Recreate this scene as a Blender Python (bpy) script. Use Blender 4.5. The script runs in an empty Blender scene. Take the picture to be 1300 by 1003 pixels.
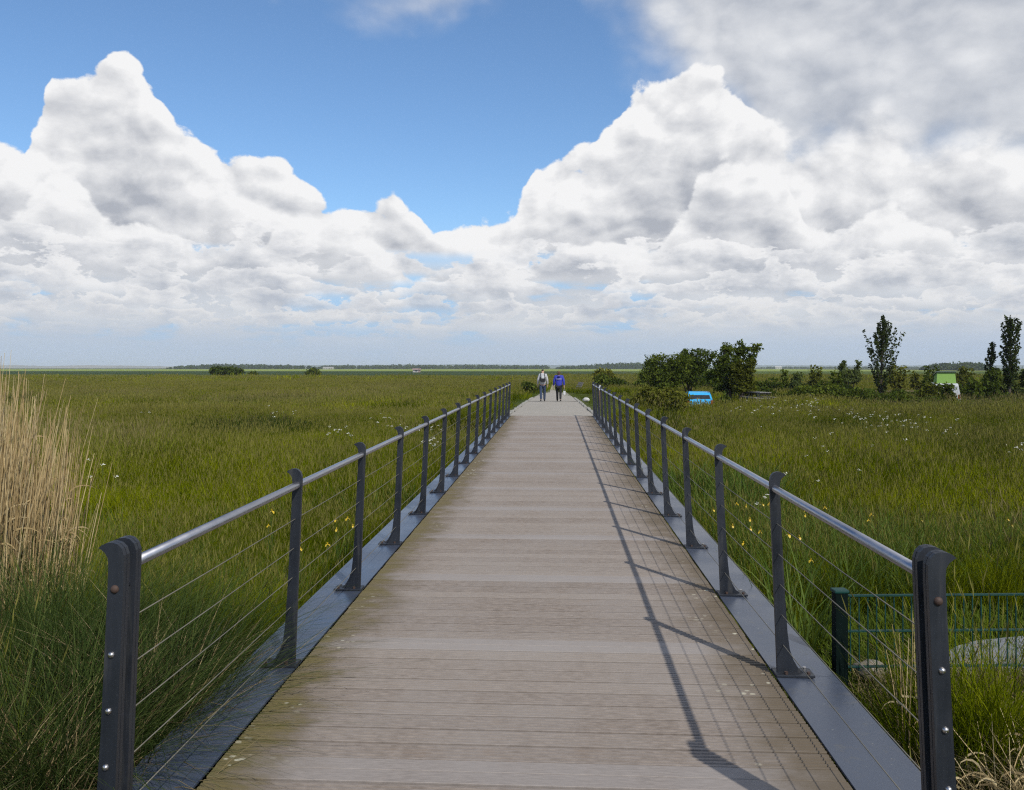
import bpy, bmesh, math, random
import numpy as np
from mathutils import Vector, Matrix, noise as mnoise

random.seed(7)
rng = np.random.default_rng(11)
R = math.radians
scene = bpy.context.scene
COL = scene.collection

# ------------------------------------------------------------------ camera
F_PX, W_PX = 1043.0, 1300.0
CAM = Vector((0.124, 0.0, 1.65))
PITCH, YAW = R(0.577), R(3.02)
cam_d = bpy.data.cameras.new("camera")
cam_d.sensor_width = 36.0
cam_d.lens = 36.0 * F_PX / W_PX
cam_d.shift_y = -45.0 / W_PX
cam_d.clip_start = 0.05
cam_d.clip_end = 30000.0
cam = bpy.data.objects.new("camera", cam_d)
COL.objects.link(cam)
cam.location = CAM
cam.rotation_euler = (R(90) + PITCH, 0.0, YAW)
scene.camera = cam

# sun: behind the camera, to the right
SUN_EL, SUN_AZ = R(43.5), R(149.1)          # azimuth clockwise from +Y
sun_dir = Vector((math.sin(SUN_AZ) * math.cos(SUN_EL), math.cos(SUN_AZ) * math.cos(SUN_EL), math.sin(SUN_EL)))
sl = bpy.data.lights.new("sun", 'SUN')
sl.energy = 3.5
sl.angle = R(0.7)
sl.color = (1.0, 0.95, 0.85)
so = bpy.data.objects.new("sun", sl)
COL.objects.link(so)
so.rotation_euler = sun_dir.to_track_quat('Z', 'Y').to_euler()

vs = scene.view_settings
vs.view_transform = 'Standard'
vs.look = 'None'
vs.exposure = 0.0
vs.gamma = 1.0
vs.use_curve_mapping = False
scene.cycles.max_bounces = 4
scene.cycles.diffuse_bounces = 2
scene.cycles.glossy_bounces = 2
scene.cycles.transmission_bounces = 2
scene.cycles.transparent_max_bounces = 12
scene.cycles.volume_bounces = 1
scene.cycles.use_denoising = False
scene.cycles.filter_width = 1.2


# ------------------------------------------------------------------ node expression helper
class E:
    """wraps a socket so that node trees can be written as expressions"""
    def __init__(self, tr, s):
        self.t, self.s = tr, s

    def _m(self, op, *a, clamp=False):
        n = self.t.nodes.new('ShaderNodeMath')
        n.operation = op
        n.use_clamp = clamp
        for i, x in enumerate((self,) + a):
            put(self.t, n.inputs[i], x)
        return E(self.t, n.outputs[0])

    def __add__(self, o): return self._m('ADD', o)
    __radd__ = __add__
    def __sub__(self, o): return self._m('SUBTRACT', o)
    def __rsub__(self, o): return (self * -1.0) + o
    def __mul__(self, o): return self._m('MULTIPLY', o)
    __rmul__ = __mul__
    def __truediv__(self, o): return self._m('DIVIDE', o)
    def mn(self, o): return self._m('MINIMUM', o)
    def mx(self, o): return self._m('MAXIMUM', o)
    def pw(self, o): return self._m('POWER', o)
    def atan2(self, o): return self._m('ARCTAN2', o)
    def asin(self): return self._m('ARCSINE')
    def exp(self): return self._m('EXPONENT')
    def clamp(self): return self._m('ADD', 0.0, clamp=True)

    def rng(self, a, b, c=0.0, d=1.0, smooth=True):
        n = self.t.nodes.new('ShaderNodeMapRange')
        n.interpolation_type = 'SMOOTHSTEP' if smooth else 'LINEAR'
        n.clamp = True
        put(self.t, n.inputs[0], self)
        for i, x in enumerate((a, b, c, d)):
            put(self.t, n.inputs[i + 1], x)
        return E(self.t, n.outputs[0])


def put(tr, inp, x):
    if isinstance(x, E):
        tr.links.new(x.s, inp)
    elif isinstance(x, (tuple, list)) and len(x) == 3 and inp.type == 'RGBA':
        inp.default_value = (*x, 1.0)
    else:
        inp.default_value = x


def vmath(tr, op, a, b=None):
    n = tr.nodes.new('ShaderNodeVectorMath')
    n.operation = op
    put(tr, n.inputs[0], a)
    if b is not None:
        put(tr, n.inputs[3] if op == 'SCALE' else n.inputs[1], b)
    return E(tr, n.outputs['Value'] if op in ('DOT_PRODUCT', 'LENGTH') else n.outputs[0])


def sep(tr, v):
    n = tr.nodes.new('ShaderNodeSeparateXYZ')
    put(tr, n.inputs[0], v)
    return [E(tr, o) for o in n.outputs]


def comb(tr, x, y, z):
    n = tr.nodes.new('ShaderNodeCombineXYZ')
    for i, q in enumerate((x, y, z)):
        put(tr, n.inputs[i], q)
    return E(tr, n.outputs[0])


def noise(tr, v, scale, detail=4.0, rough=0.55, lac=2.0, dist=0.0, color=False):
    n = tr.nodes.new('ShaderNodeTexNoise')
    if v is not None:
        put(tr, n.inputs['Vector'], v)
    put(tr, n.inputs['Scale'], scale)
    put(tr, n.inputs['Detail'], detail)
    put(tr, n.inputs['Roughness'], rough)
    put(tr, n.inputs['Lacunarity'], lac)
    put(tr, n.inputs['Distortion'], dist)
    return E(tr, n.outputs['Color' if color else 'Fac'])


def voro(tr, v, scale, detail=0.0, rough=0.5, smooth=0.6, feature='SMOOTH_F1'):
    n = tr.nodes.new('ShaderNodeTexVoronoi')
    n.feature = feature
    put(tr, n.inputs['Vector'], v)
    put(tr, n.inputs['Scale'], scale)
    if 'Detail' in n.inputs:
        put(tr, n.inputs['Detail'], detail)
        put(tr, n.inputs['Roughness'], rough)
    if feature == 'SMOOTH_F1':
        put(tr, n.inputs['Smoothness'], smooth)
    return E(tr, n.outputs['Distance'])


def mix(tr, f, a, b, blend='MIX'):
    n = tr.nodes.new('ShaderNodeMix')
    n.data_type = 'RGBA'
    n.blend_type = blend
    n.clamp_factor = True
    put(tr, n.inputs[0], f)
    put(tr, n.inputs[6], a)
    put(tr, n.inputs[7], b)
    return E(tr, n.outputs[2])


def curve(tr, x, x0, x1, pts):
    """piecewise curve through pts (x in x0..x1), values any range"""
    ys = [p[1] for p in pts]
    lo, hi = min(ys), max(ys)
    n = tr.nodes.new('ShaderNodeFloatCurve')
    c = n.mapping.curves[0]
    q = sorted(((px - x0) / (x1 - x0), (py - lo) / (hi - lo)) for px, py in pts)
    c.points[0].location = q[0]
    c.points[1].location = q[-1]
    for p in q[1:-1]:
        c.points.new(*p)
    for p in c.points:
        p.handle_type = 'AUTO_CLAMPED'
    n.mapping.use_clip = False
    n.mapping.extend = 'HORIZONTAL'
    n.mapping.update()
    put(tr, n.inputs['Value'], x.rng(x0, x1, 0.0, 1.0, smooth=False))
    return E(tr, n.outputs[0]) * (hi - lo) + lo


# ------------------------------------------------------------------ sky
def azel(px, py):
    """azimuth (deg, clockwise from +Y) and elevation of a direction measured on the photograph"""
    v = Vector(((px - 650.0) / F_PX, (456.5 - py) / F_PX, -1.0))
    v = (cam.rotation_euler.to_matrix() @ v).normalized()
    return math.degrees(math.atan2(v.x, v.y)), math.degrees(math.asin(v.z))


world = bpy.data.worlds.new("World")
scene.world = world
world.use_nodes = True
wt = world.node_tree
wt.nodes.clear()
geo = wt.nodes.new('ShaderNodeTexCoord')
D = E(wt, geo.outputs['Generated'])
dx, dy, dz = sep(wt, D)
AZ = dx.atan2(dy) * (180.0 / math.pi)
EL = dz.asin() * (180.0 / math.pi)

sky = wt.nodes.new('ShaderNodeTexSky')
sky.sky_type = 'NISHITA'
sky.sun_disc = False
sky.sun_elevation = SUN_EL
sky.sun_rotation = SUN_AZ
sky.altitude = 0.0
sky.air_density = 1.0
sky.dust_density = 0.6
sky.ozone_density = 2.5
SKY_STRENGTH = 0.135
skyc = vmath(wt, 'MULTIPLY', E(wt, sky.outputs[0]), (SKY_STRENGTH * 0.80, SKY_STRENGTH * 0.97, SKY_STRENGTH * 1.10))

# low-frequency warp shared by all layers, and three sizes of billow
wv = noise(wt, D, 5.0, 3.0, 0.5, color=True)
warp = vmath(wt, 'SCALE', vmath(wt, 'SUBTRACT', wv, (0.5, 0.5, 0.5)), 0.06)
FL = comb(wt, dx, dy, dz * 1.5)
P = vmath(wt, 'ADD', FL, warp)


def billow(p):
    """cauliflower field about -0.5..0.5"""
    n = wt.nodes.new('ShaderNodeTexNoise')
    n.noise_type = 'RIDGED_MULTIFRACTAL'
    put(wt, n.inputs['Vector'], p)
    for k, x in (('Scale', 6.0), ('Detail', 4.0), ('Roughness', 0.6), ('Lacunarity', 2.1), ('Offset', 0.9), ('Gain', 1.4)):
        put(wt, n.inputs[k], x)
    v = voro(wt, p, 15.0, 1.0, 0.5, feature='F1')
    b = noise(wt, p, 9.0, 8.0, 0.64)
    return (0.75 - E(wt, n.outputs['Fac'])) * 0.22 + (b - 0.5) * 1.0 + (0.5 - v) * 0.50


LIGHT = (0.011, -0.003, 0.017)
B0 = billow(P)
B1 = billow(vmath(wt, 'ADD', P, LIGHT))
SLOPE = B0 - B1                              # lit where the billow falls away towards the sun
SOFT = noise(wt, P, 4.5, 4.0, 0.5) - 0.5     # broad light and shade
SOFT2 = noise(wt, vmath(wt, 'ADD', P, (3.1, 1.7, 0.4)), 9.0, 5.0, 0.55) - 0.5
FLAT = comb(wt, dx, dy, dz * 5.0)
BANDS = noise(wt, vmath(wt, 'ADD', FLAT, warp), 7.0, 6.0, 0.58) - 0.5


def curve_px(pts, extra):
    q = [azel(*p) for p in pts] + extra
    return curve(wt, AZ, -180.0, 180.0, q)


WHITE, GREY = (0.92, 0.92, 0.925), (0.43, 0.455, 0.51)


def cloud_layer(base, top, amp, edge, depth, slope_k=1.0, flat=None, white=WHITE, grey=GREY, keep=1.0, soft=1.0):
    d = (top - EL) + B0 * amp
    a = d.rng(0.0, edge) * keep
    shade = (d / depth).clamp()              # 0 at the sunlit crown, 1 at the flat base
    lit = 1.02 - shade * 0.80 + SLOPE * (1.35 * slope_k) + SOFT * (0.60 * soft) + SOFT2 * (0.50 * soft) + BANDS * (0.30 * soft)
    if flat is not None:
        a = a * (EL + SOFT2 * 0.8).rng(flat - 0.3, flat + 0.6)
    col = mix(wt, lit.rng(0.0, 1.0, smooth=False), grey, white)
    return mix(wt, a, base, col)


c = mix(wt, EL.rng(11.0, 3.0) * 0.85, skyc, (0.37, 0.545, 0.80))
# thin grey sheet high on the right, wisps at the top
sheet_mask = curve_px([(350, -30), (400, -10), (440, 12), (560, 12), (620, -60), (700, -60), (760, 0), (860, 120), (940, 220), (1020, 320), (1150, 330), (1300, 330)],
                      [(-180, 58), (-120, 62), (-60, 70), (-38, 58), (45, 6), (80, 12), (120, 40), (180, 58)])
sh = (EL - sheet_mask) * 0.12 + SOFT * 1.7 + SOFT2 * 0.9 + B0 * 0.35
sh_a = sh.rng(-0.25, 0.85) * EL.rng(60.0, 35.0, 0.65, 1.0) * 0.95  # cover thickened overhead, out of view, to raise the ambient light
sh_c = mix(wt, (SOFT * 1.3 + SOFT2 * 1.2 + B0 * 0.5 + SLOPE * 0.9 + 0.52).clamp(), (0.45, 0.48, 0.54), (0.80, 0.81, 0.83))
c = mix(wt, sh_a, c, sh_c)
# the great cumulus: outline left and right of the blue gap
top1 = curve_px([(0, 150), (40, 158), (50, 92), (62, 66), (90, 82), (120, 84), (165, 62), (186, 84), (205, 125), (228, 150), (265, 165), (320, 182), (350, 186), (400, 225),
                 (440, 246), (490, 240), (525, 255), (545, 300), (560, 296), (600, 268), (640, 262), (668, 240), (685, 195), (740, 178), (766, 165), (786, 115), (812, 88),
                 (850, 82), (915, 78), (945, 100), (968, 135), (1000, 150), (1040, 135), (1100, 118), (1180, 150), (1240, 140), (1300, 160)],
                [(-180, 22), (-150, 14), (-120, 24), (-90, 12), (-65, 22), (-45, 17), (40, 15), (60, 20), (90, 12), (125, 25), (150, 15), (180, 22)])
c = cloud_layer(c, top1, 3.6, AZ.rng(13.0, 19.0) * 1.8 + 0.38, 9.0, 1.35, soft=0.45, flat=7.6)
# the nearer row in front of its grey base
top2 = curve_px([(0, 262), (50, 215), (80, 205), (110, 225), (150, 262), (230, 288), (300, 300), (360, 270), (430, 262), (500, 285), (550, 345), (600, 330),
                 (660, 322), (760, 300), (850, 285), (930, 200), (1000, 205), (1010, 270), (1060, 285), (1130, 250), (1200, 280), (1300, 290)],
                [(-180, 12), (-140, 15), (-100, 10), (-70, 14), (-45, 11), (45, 10), (70, 14), (110, 9), (140, 13), (180, 12)])
c = cloud_layer(c, top2, 3.4, 0.5, 5.0, 1.35, soft=0.45, flat=5.6)
# rows of smaller cumulus towards the horizon, each with a flat base
fill = mix(wt, (BANDS * 1.6 + SOFT2 * 1.2 + 0.5).clamp(), (0.50, 0.53, 0.585), (0.76, 0.775, 0.80))
c = mix(wt, EL.rng(8.4, 6.0) * (BANDS * 1.2 + SOFT2 + SOFT * 0.6).rng(-0.22, -0.06) * 0.92, c, fill)
MID = comb(wt, dx, dy, dz * 2.2)
for i, (e, h, sc, wh) in enumerate(((7.2, 2.6, 9.0, 0.90), (5.6, 2.0, 12.0, 0.88), (4.4, 1.4, 17.0, 0.84), (3.5, 1.0, 24.0, 0.80), (2.75, 0.7, 33.0, 0.75), (2.2, 0.45, 46.0, 0.69))):
    t = noise(wt, vmath(wt, 'ADD', MID, (i * 2.3, i * 1.1, 0.0)), sc, 6.0, 0.60)
    top = (t - 0.46) * (h * 5.2) + e + h * 0.25
    c = cloud_layer(c, top, h * 0.42, h * 0.20, h * 1.10, 1.2, flat=e - h * 0.40, soft=0.45, white=(wh, wh, wh * 1.01), grey=(0.46 + i * 0.012, 0.49 + i * 0.016, 0.55 + i * 0.022), keep=0.97 - i * 0.06)
c = mix(wt, EL.rng(3.5, 1.1) * 0.90, c, (0.46, 0.555, 0.70))
bg = wt.nodes.new('ShaderNodeBackground')
put(wt, bg.inputs[0], c)
bg.inputs[1].default_value = 1.0
wo = wt.nodes.new('ShaderNodeOutputWorld')
wt.links.new(bg.outputs[0], wo.inputs[0])
world.cycles.sampling_method = 'NONE'


# ------------------------------------------------------------------ helpers
def at(px, py, Y):
    """world point at distance Y along the walkway seen at a measured direction"""
    v = Vector(((px - 650.0) / F_PX, (456.5 - py) / F_PX, -1.0))
    v = cam.rotation_euler.to_matrix() @ v
    return CAM + v * ((Y - CAM.y) / v.y)


def tag(o, label=None, cat=None, group=None, kind=None):
    if label: o['label'] = label
    if cat: o['category'] = cat
    if group: o['group'] = group
    if kind: o['kind'] = kind
    return o


def mesh_of(name, v, f, mats=(), smooth=False, attrs=None, midx=None):
    me = bpy.data.meshes.new(name)
    me.from_pydata([tuple(p) for p in v] if not isinstance(v, np.ndarray) else v.tolist(), [], f if isinstance(f, list) else f.tolist())
    for m in (mats if isinstance(mats, (list, tuple)) else [mats]):
        me.materials.append(m)
    if midx is not None:
        me.polygons.foreach_set('material_index', np.asarray(midx, dtype=np.int32))
    if smooth:
        me.polygons.foreach_set('use_smooth', np.ones(len(me.polygons), dtype=bool))
    for k, a in (attrs or {}).items():
        at_ = me.attributes.new(k, 'FLOAT', 'POINT')
        at_.data.foreach_set('value', np.asarray(a, dtype=np.float32))
    me.update()
    return me


def obj(name, me, parent=None, loc=None, rot=None, scale=None):
    o = bpy.data.objects.new(name, me)
    COL.objects.link(o)
    if parent is not None: o.parent = parent
    if loc is not None: o.location = loc
    if rot is not None: o.rotation_euler = rot
    if scale is not None: o.scale = scale
    return o


def empty(name, loc=(0, 0, 0), rot=(0, 0, 0)):
    o = obj(name, None, None, loc, rot)
    o.empty_display_size = 0.1
    return o


def copy_tree(o, parent=None):
    c_ = o.copy()
    COL.objects.link(c_)
    c_.parent = parent
    for ch in list(o.children):
        copy_tree(ch, c_)
    return c_


class MB:
    """collects shapes into one mesh"""
    def __init__(self):
        self.v, self.f, self.m = [], [], []

    def add(self, v, f, mi=0):
        n = len(self.v)
        self.v += [tuple(p) for p in v]
        self.f += [tuple(i + n for i in q) for q in f]
        self.m += [mi] * len(f)
        return self

    def box(self, lo, hi, mi=0, mat=None):
        x0, y0, z0 = lo; x1, y1, z1 = hi
        v = [(x0, y0, z0), (x1, y0, z0), (x1, y1, z0), (x0, y1, z0), (x0, y0, z1), (x1, y0, z1), (x1, y1, z1), (x0, y1, z1)]
        if mat is not None: v = [mat @ Vector(p) for p in v]
        return self.add(v, [(0, 3, 2, 1), (4, 5, 6, 7), (0, 1, 5, 4), (1, 2, 6, 5), (2, 3, 7, 6), (3, 0, 4, 7)], mi)

    def prism(self, prof, y0, y1, mi=0, axis='y'):
        """extrude a 2D outline (x,z) along y (or (y,z) along x)"""
        n = len(prof)
        if axis == 'y':
            v = [(p[0], y0, p[1]) for p in prof] + [(p[0], y1, p[1]) for p in prof]
        else:
            v = [(y0, p[0], p[1]) for p in prof] + [(y1, p[0], p[1]) for p in prof]
        f = [tuple(range(n)), tuple(range(2 * n - 1, n - 1, -1))]
        f += [(i, i + n, (i + 1) % n + n, (i + 1) % n) for i in range(n)]
        return self.add(v, f, mi)

    def tube(self, pts, radii, sides=8, mi=0, caps=True):
        pts = [Vector(p) for p in pts]
        if not isinstance(radii, (list, tuple)): radii = [radii] * len(pts)
        v = []
        ref = Vector((0.31, 0.17, 0.93))
        for i, p in enumerate(pts):
            d = (pts[min(i + 1, len(pts) - 1)] - pts[max(i - 1, 0)]).normalized()
            a = d.cross(ref)
            if a.length < 1e-3: a = d.cross(Vector((1, 0, 0)))
            a.normalize(); b = d.cross(a)
            for k in range(sides):
                t = 2 * math.pi * k / sides
                v.append(p + (a * math.cos(t) + b * math.sin(t)) * radii[i])
        f = []
        for i in range(len(pts) - 1):
            for k in range(sides):
                k2 = (k + 1) % sides
                f.append((i * sides + k, i * sides + k2, (i + 1) * sides + k2, (i + 1) * sides + k))
        if caps:
            f.append(tuple(range(sides - 1, -1, -1)))
            m = (len(pts) - 1) * sides
            f.append(tuple(range(m, m + sides)))
        return self.add(v, f, mi)

    def dome(self, c_, r, h, axis=(0, -1, 0), rings=3, sides=10, mi=0):
        ax = Vector(axis).normalized()
        a = ax.orthogonal().normalized(); b = ax.cross(a)
        v = []
        for i in range(rings):
            t = (i / rings) * math.pi / 2
            for k in range(sides):
                w = 2 * math.pi * k / sides
                v.append(Vector(c_) + (a * math.cos(w) + b * math.sin(w)) * (r * math.cos(t)) + ax * (h * math.sin(t)))
        v.append(Vector(c_) + ax * h)
        f = []
        for i in range(rings - 1):
            for k in range(sides):
                k2 = (k + 1) % sides
                f.append((i * sides + k, i * sides + k2, (i + 1) * sides + k2, (i + 1) * sides + k))
        for k in range(sides):
            f.append(((rings - 1) * sides + k, (rings - 1) * sides + (k + 1) % sides, rings * sides))
        return self.add(v, f, mi)

    def build(self, name, mats, parent=None, smooth=False, loc=None, rot=None, bevel=0.0):
        me = mesh_of(name, self.v, self.f, mats, smooth, midx=self.m)
        bm = bmesh.new(); bm.from_mesh(me)
        bmesh.ops.recalc_face_normals(bm, faces=bm.faces)
        if bevel > 0:
            bmesh.ops.bevel(bm, geom=bm.edges[:], offset=bevel, segments=2, affect='EDGES', profile=0.6)
        bm.to_mesh(me); bm.free()
        return obj(name, me, parent, loc, rot)


def material(name):
    m = bpy.data.materials.new(name)
    m.use_nodes = True
    t = m.node_tree
    t.nodes.clear()
    out = t.nodes.new('ShaderNodeOutputMaterial')
    return m, t, out


def principled(t, out, color, rough=0.6, metal=0.0, spec=0.5, bump=None, bstr=0.3, bdist=0.01, coat=0.0):
    n = t.nodes.new('ShaderNodeBsdfPrincipled')
    put(t, n.inputs['Base Color'], color if isinstance(color, E) else (*color, 1.0))
    put(t, n.inputs['Roughness'], rough)
    put(t, n.inputs['Metallic'], metal)
    put(t, n.inputs['Specular IOR Level'], spec)
    put(t, n.inputs['Coat Weight'], coat)
    if bump is not None:
        b = t.nodes.new('ShaderNodeBump')
        put(t, b.inputs['Height'], bump)
        b.inputs['Strength'].default_value = bstr
        b.inputs['Distance'].default_value = bdist
        t.links.new(b.outputs[0], n.inputs['Normal'])
    t.links.new(n.outputs[0], out.inputs[0])
    return n


def pos(t):
    return E(t, t.nodes.new('ShaderNodeNewGeometry').outputs['Position'])


def attr(t, name):
    n = t.nodes.new('ShaderNodeAttribute')
    n.attribute_name = name
    return E(t, n.outputs['Fac'])


def obj_random(t):
    return E(t, t.nodes.new('ShaderNodeObjectInfo').outputs['Random'])


def simple(name, color, rough=0.6, metal=0.0, var=0.25, scale=8.0, spec=0.5, coat=0.0):
    """paint, metal or cloth with slight uneven wear"""
    m, t, out = material(name)
    v = noise(t, pos(t), scale, 5.0, 0.6)
    k = v.rng(0.3, 0.7, 1.0 - var, 1.0 + var * 0.6, smooth=False)
    c_ = vmath(t, 'SCALE', color, k)
    principled(t, out, c_, v.rng(0.3, 0.7, rough * 0.85, min(1.0, rough * 1.15), smooth=False), metal, spec, coat=coat)
    return m


# materials ----------------------------------------------------------
def worn_paint(name, color, rough, spec=0.5, specks=0.35):
    """painted steel with scuffs, streaks and bird droppings"""
    m, t, out = material(name)
    p = pos(t)
    x_, y_, z_ = sep(t, p)
    a = noise(t, p, 2.6, 6.0, 0.65)
    streak = noise(t, comb(t, x_ * 30.0, y_ * 30.0, z_ * 2.5), 1.0, 4.0, 0.6)
    spk = noise(t, p, 55.0, 3.0, 0.6)
    c_ = vmath(t, 'SCALE', color, a.rng(0.3, 0.7, 0.75, 1.35, smooth=False))
    c_ = mix(t, streak.rng(0.55, 0.75, 0.0, 0.30), c_, (0.075, 0.072, 0.066))
    c_ = mix(t, spk.rng(0.74, 0.79, 0.0, specks), c_, (0.30, 0.29, 0.26))
    principled(t, out, c_, (a + streak).rng(0.7, 1.3, rough * 0.7, min(1.0, rough * 1.5), smooth=False), spec=spec)
    return m


def leaf_material(name, tones, trans=0.35, world_scale=None, rough=0.65, spec=0.25):
    """tones: dark, mid, light; each leaf carries attribute r, each copy its own random"""
    m, t, out = material(name)
    r_ = attr(t, 'r')
    k = r_ * 0.75 + obj_random(t) * 0.25
    if world_scale:
        p = pos(t)
        w = noise(t, p, world_scale, 4.0, 0.6)
        k = k * 0.55 + w.rng(0.32, 0.68) * 0.45
    c_ = mix(t, k.rng(0.0, 0.5, smooth=False), tones[0], tones[1])
    c_ = mix(t, k.rng(0.5, 1.0, smooth=False), c_, tones[2])
    n = t.nodes.new('ShaderNodeBsdfDiffuse')
    put(t, n.inputs[0], c_)
    tr = t.nodes.new('ShaderNodeBsdfTranslucent')
    put(t, tr.inputs[0], mix(t, 0.5, c_, (0.16, 0.19, 0.02), 'MIX'))
    ms = t.nodes.new('ShaderNodeMixShader')
    ms.inputs[0].default_value = trans
    t.links.new(n.outputs[0], ms.inputs[1]); t.links.new(tr.outputs[0], ms.inputs[2])
    t.links.new(ms.outputs[0], out.inputs[0])
    return m


def grass_material(name, dark, mid, light, brown, head):
    m, t, out = material(name)
    p = pos(t)
    px_, py_, pz_ = sep(t, p)
    flat = comb(t, px_, py_ * 0.55, 0.0)
    big = noise(t, flat, 0.10, 4.0, 0.6)
    med = noise(t, vmath(t, 'ADD', flat, (31.0, 7.0, 0.0)), 0.45, 4.0, 0.6)
    k = big.rng(0.36, 0.64) * 0.30 + med.rng(0.36, 0.64) * 0.30 + attr(t, 'r') * 0.40
    c_ = mix(t, k.rng(0.05, 0.5, smooth=False), dark, mid)
    c_ = mix(t, k.rng(0.5, 0.95, smooth=False), c_, light)
    bm_ = noise(t, vmath(t, 'ADD', flat, (11.0, 57.0, 0.0)), 0.16, 5.0, 0.65)
    c_ = mix(t, bm_.rng(0.50, 0.70, 0.0, 0.45) * attr(t, 'r').rng(0.1, 0.6, 0.35, 1.0), c_, brown)
    wd = noise(t, vmath(t, 'ADD', flat, (5.0, 91.0, 0.0)), 0.55, 3.0, 0.6)
    c_ = mix(t, wd.rng(0.60, 0.72, 0.0, 0.5) * attr(t, 'r').rng(0.0, 0.7, 0.4, 1.0), c_, (0.042, 0.038, 0.018))
    c_ = mix(t, attr(t, 'h'), c_, head)
    n = t.nodes.new('ShaderNodeBsdfDiffuse')
    put(t, n.inputs[0], c_)
    tr = t.nodes.new('ShaderNodeBsdfTranslucent')
    put(t, tr.inputs[0], c_)
    ms = t.nodes.new('ShaderNodeMixShader')
    ms.inputs[0].default_value = 0.15
    t.links.new(n.outputs[0], ms.inputs[1]); t.links.new(tr.outputs[0], ms.inputs[2])
    t.links.new(ms.outputs[0], out.inputs[0])
    return m


G_DARK, G_MID, G_LIGHT = (0.020, 0.037, 0.002), (0.116, 0.144, 0.004), (0.320, 0.325, 0.012)
G_BROWN, G_HEAD = (0.135, 0.130, 0.022), (0.19, 0.172, 0.050)
M_GRASS = grass_material("meadow_grass", G_DARK, G_MID, G_LIGHT, G_BROWN, G_HEAD)
M_LAWN = grass_material("mown_grass", (0.05, 0.075, 0.012), (0.075, 0.105, 0.014), (0.11, 0.14, 0.02), (0.12, 0.11, 0.04), (0.12, 0.12, 0.03))
M_WEED = grass_material("dark_weed", (0.018, 0.032, 0.008), (0.036, 0.058, 0.013), (0.075, 0.095, 0.022), (0.06, 0.045, 0.022), (0.085, 0.06, 0.035))
M_PALEGRASS = grass_material("pale_grass", (0.08, 0.105, 0.010), (0.15, 0.178, 0.018), (0.25, 0.265, 0.038), (0.17, 0.15, 0.05), (0.21, 0.175, 0.075))
M_SEDGE = leaf_material("sedge", ((0.014, 0.026, 0.008), (0.036, 0.058, 0.015), (0.115, 0.140, 0.040)), 0.12)
M_IRIS = leaf_material("iris_leaf", ((0.045, 0.08, 0.014), (0.085, 0.135, 0.026), (0.15, 0.20, 0.05)), 0.3)
M_DRY = leaf_material("dry_reed", ((0.27, 0.185, 0.085), (0.54, 0.405, 0.21), (0.76, 0.63, 0.38)), 0.15)
M_STRAW = leaf_material("dry_straw", ((0.10, 0.072, 0.035), (0.20, 0.15, 0.075), (0.34, 0.27, 0.15)), 0.15)
M_DEAD = leaf_material("dead_tussock", ((0.09, 0.07, 0.03), (0.27, 0.20, 0.10), (0.48, 0.38, 0.21)), 0.15)
M_BUSH = leaf_material("bush_leaf", ((0.026, 0.044, 0.007), (0.072, 0.100, 0.016), (0.160, 0.190, 0.028)), 0.3)
M_OLIVE = leaf_material("olive_leaf", ((0.05, 0.058, 0.010), (0.092, 0.102, 0.016), (0.15, 0.155, 0.024)), 0.3)
M_WILLOW = leaf_material("willow_leaf", ((0.065, 0.075, 0.014), (0.13, 0.135, 0.022), (0.20, 0.19, 0.03)), 0.3)
M_PALE = leaf_material("pale_leaf", ((0.05, 0.07, 0.018), (0.085, 0.11, 0.032), (0.13, 0.16, 0.05)), 0.3)
M_POPLAR = leaf_material("poplar_leaf", ((0.012, 0.021, 0.007), (0.026, 0.040, 0.011), (0.062, 0.078, 0.019)), 0.18)
M_BARK = simple("bark", (0.085, 0.065, 0.048), 0.9, var=0.5, scale=14.0)
M_WOODFAR = leaf_material("far_wood", ((0.026, 0.044, 0.018), (0.048, 0.072, 0.024), (0.085, 0.105, 0.030)), 0.1)


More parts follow.
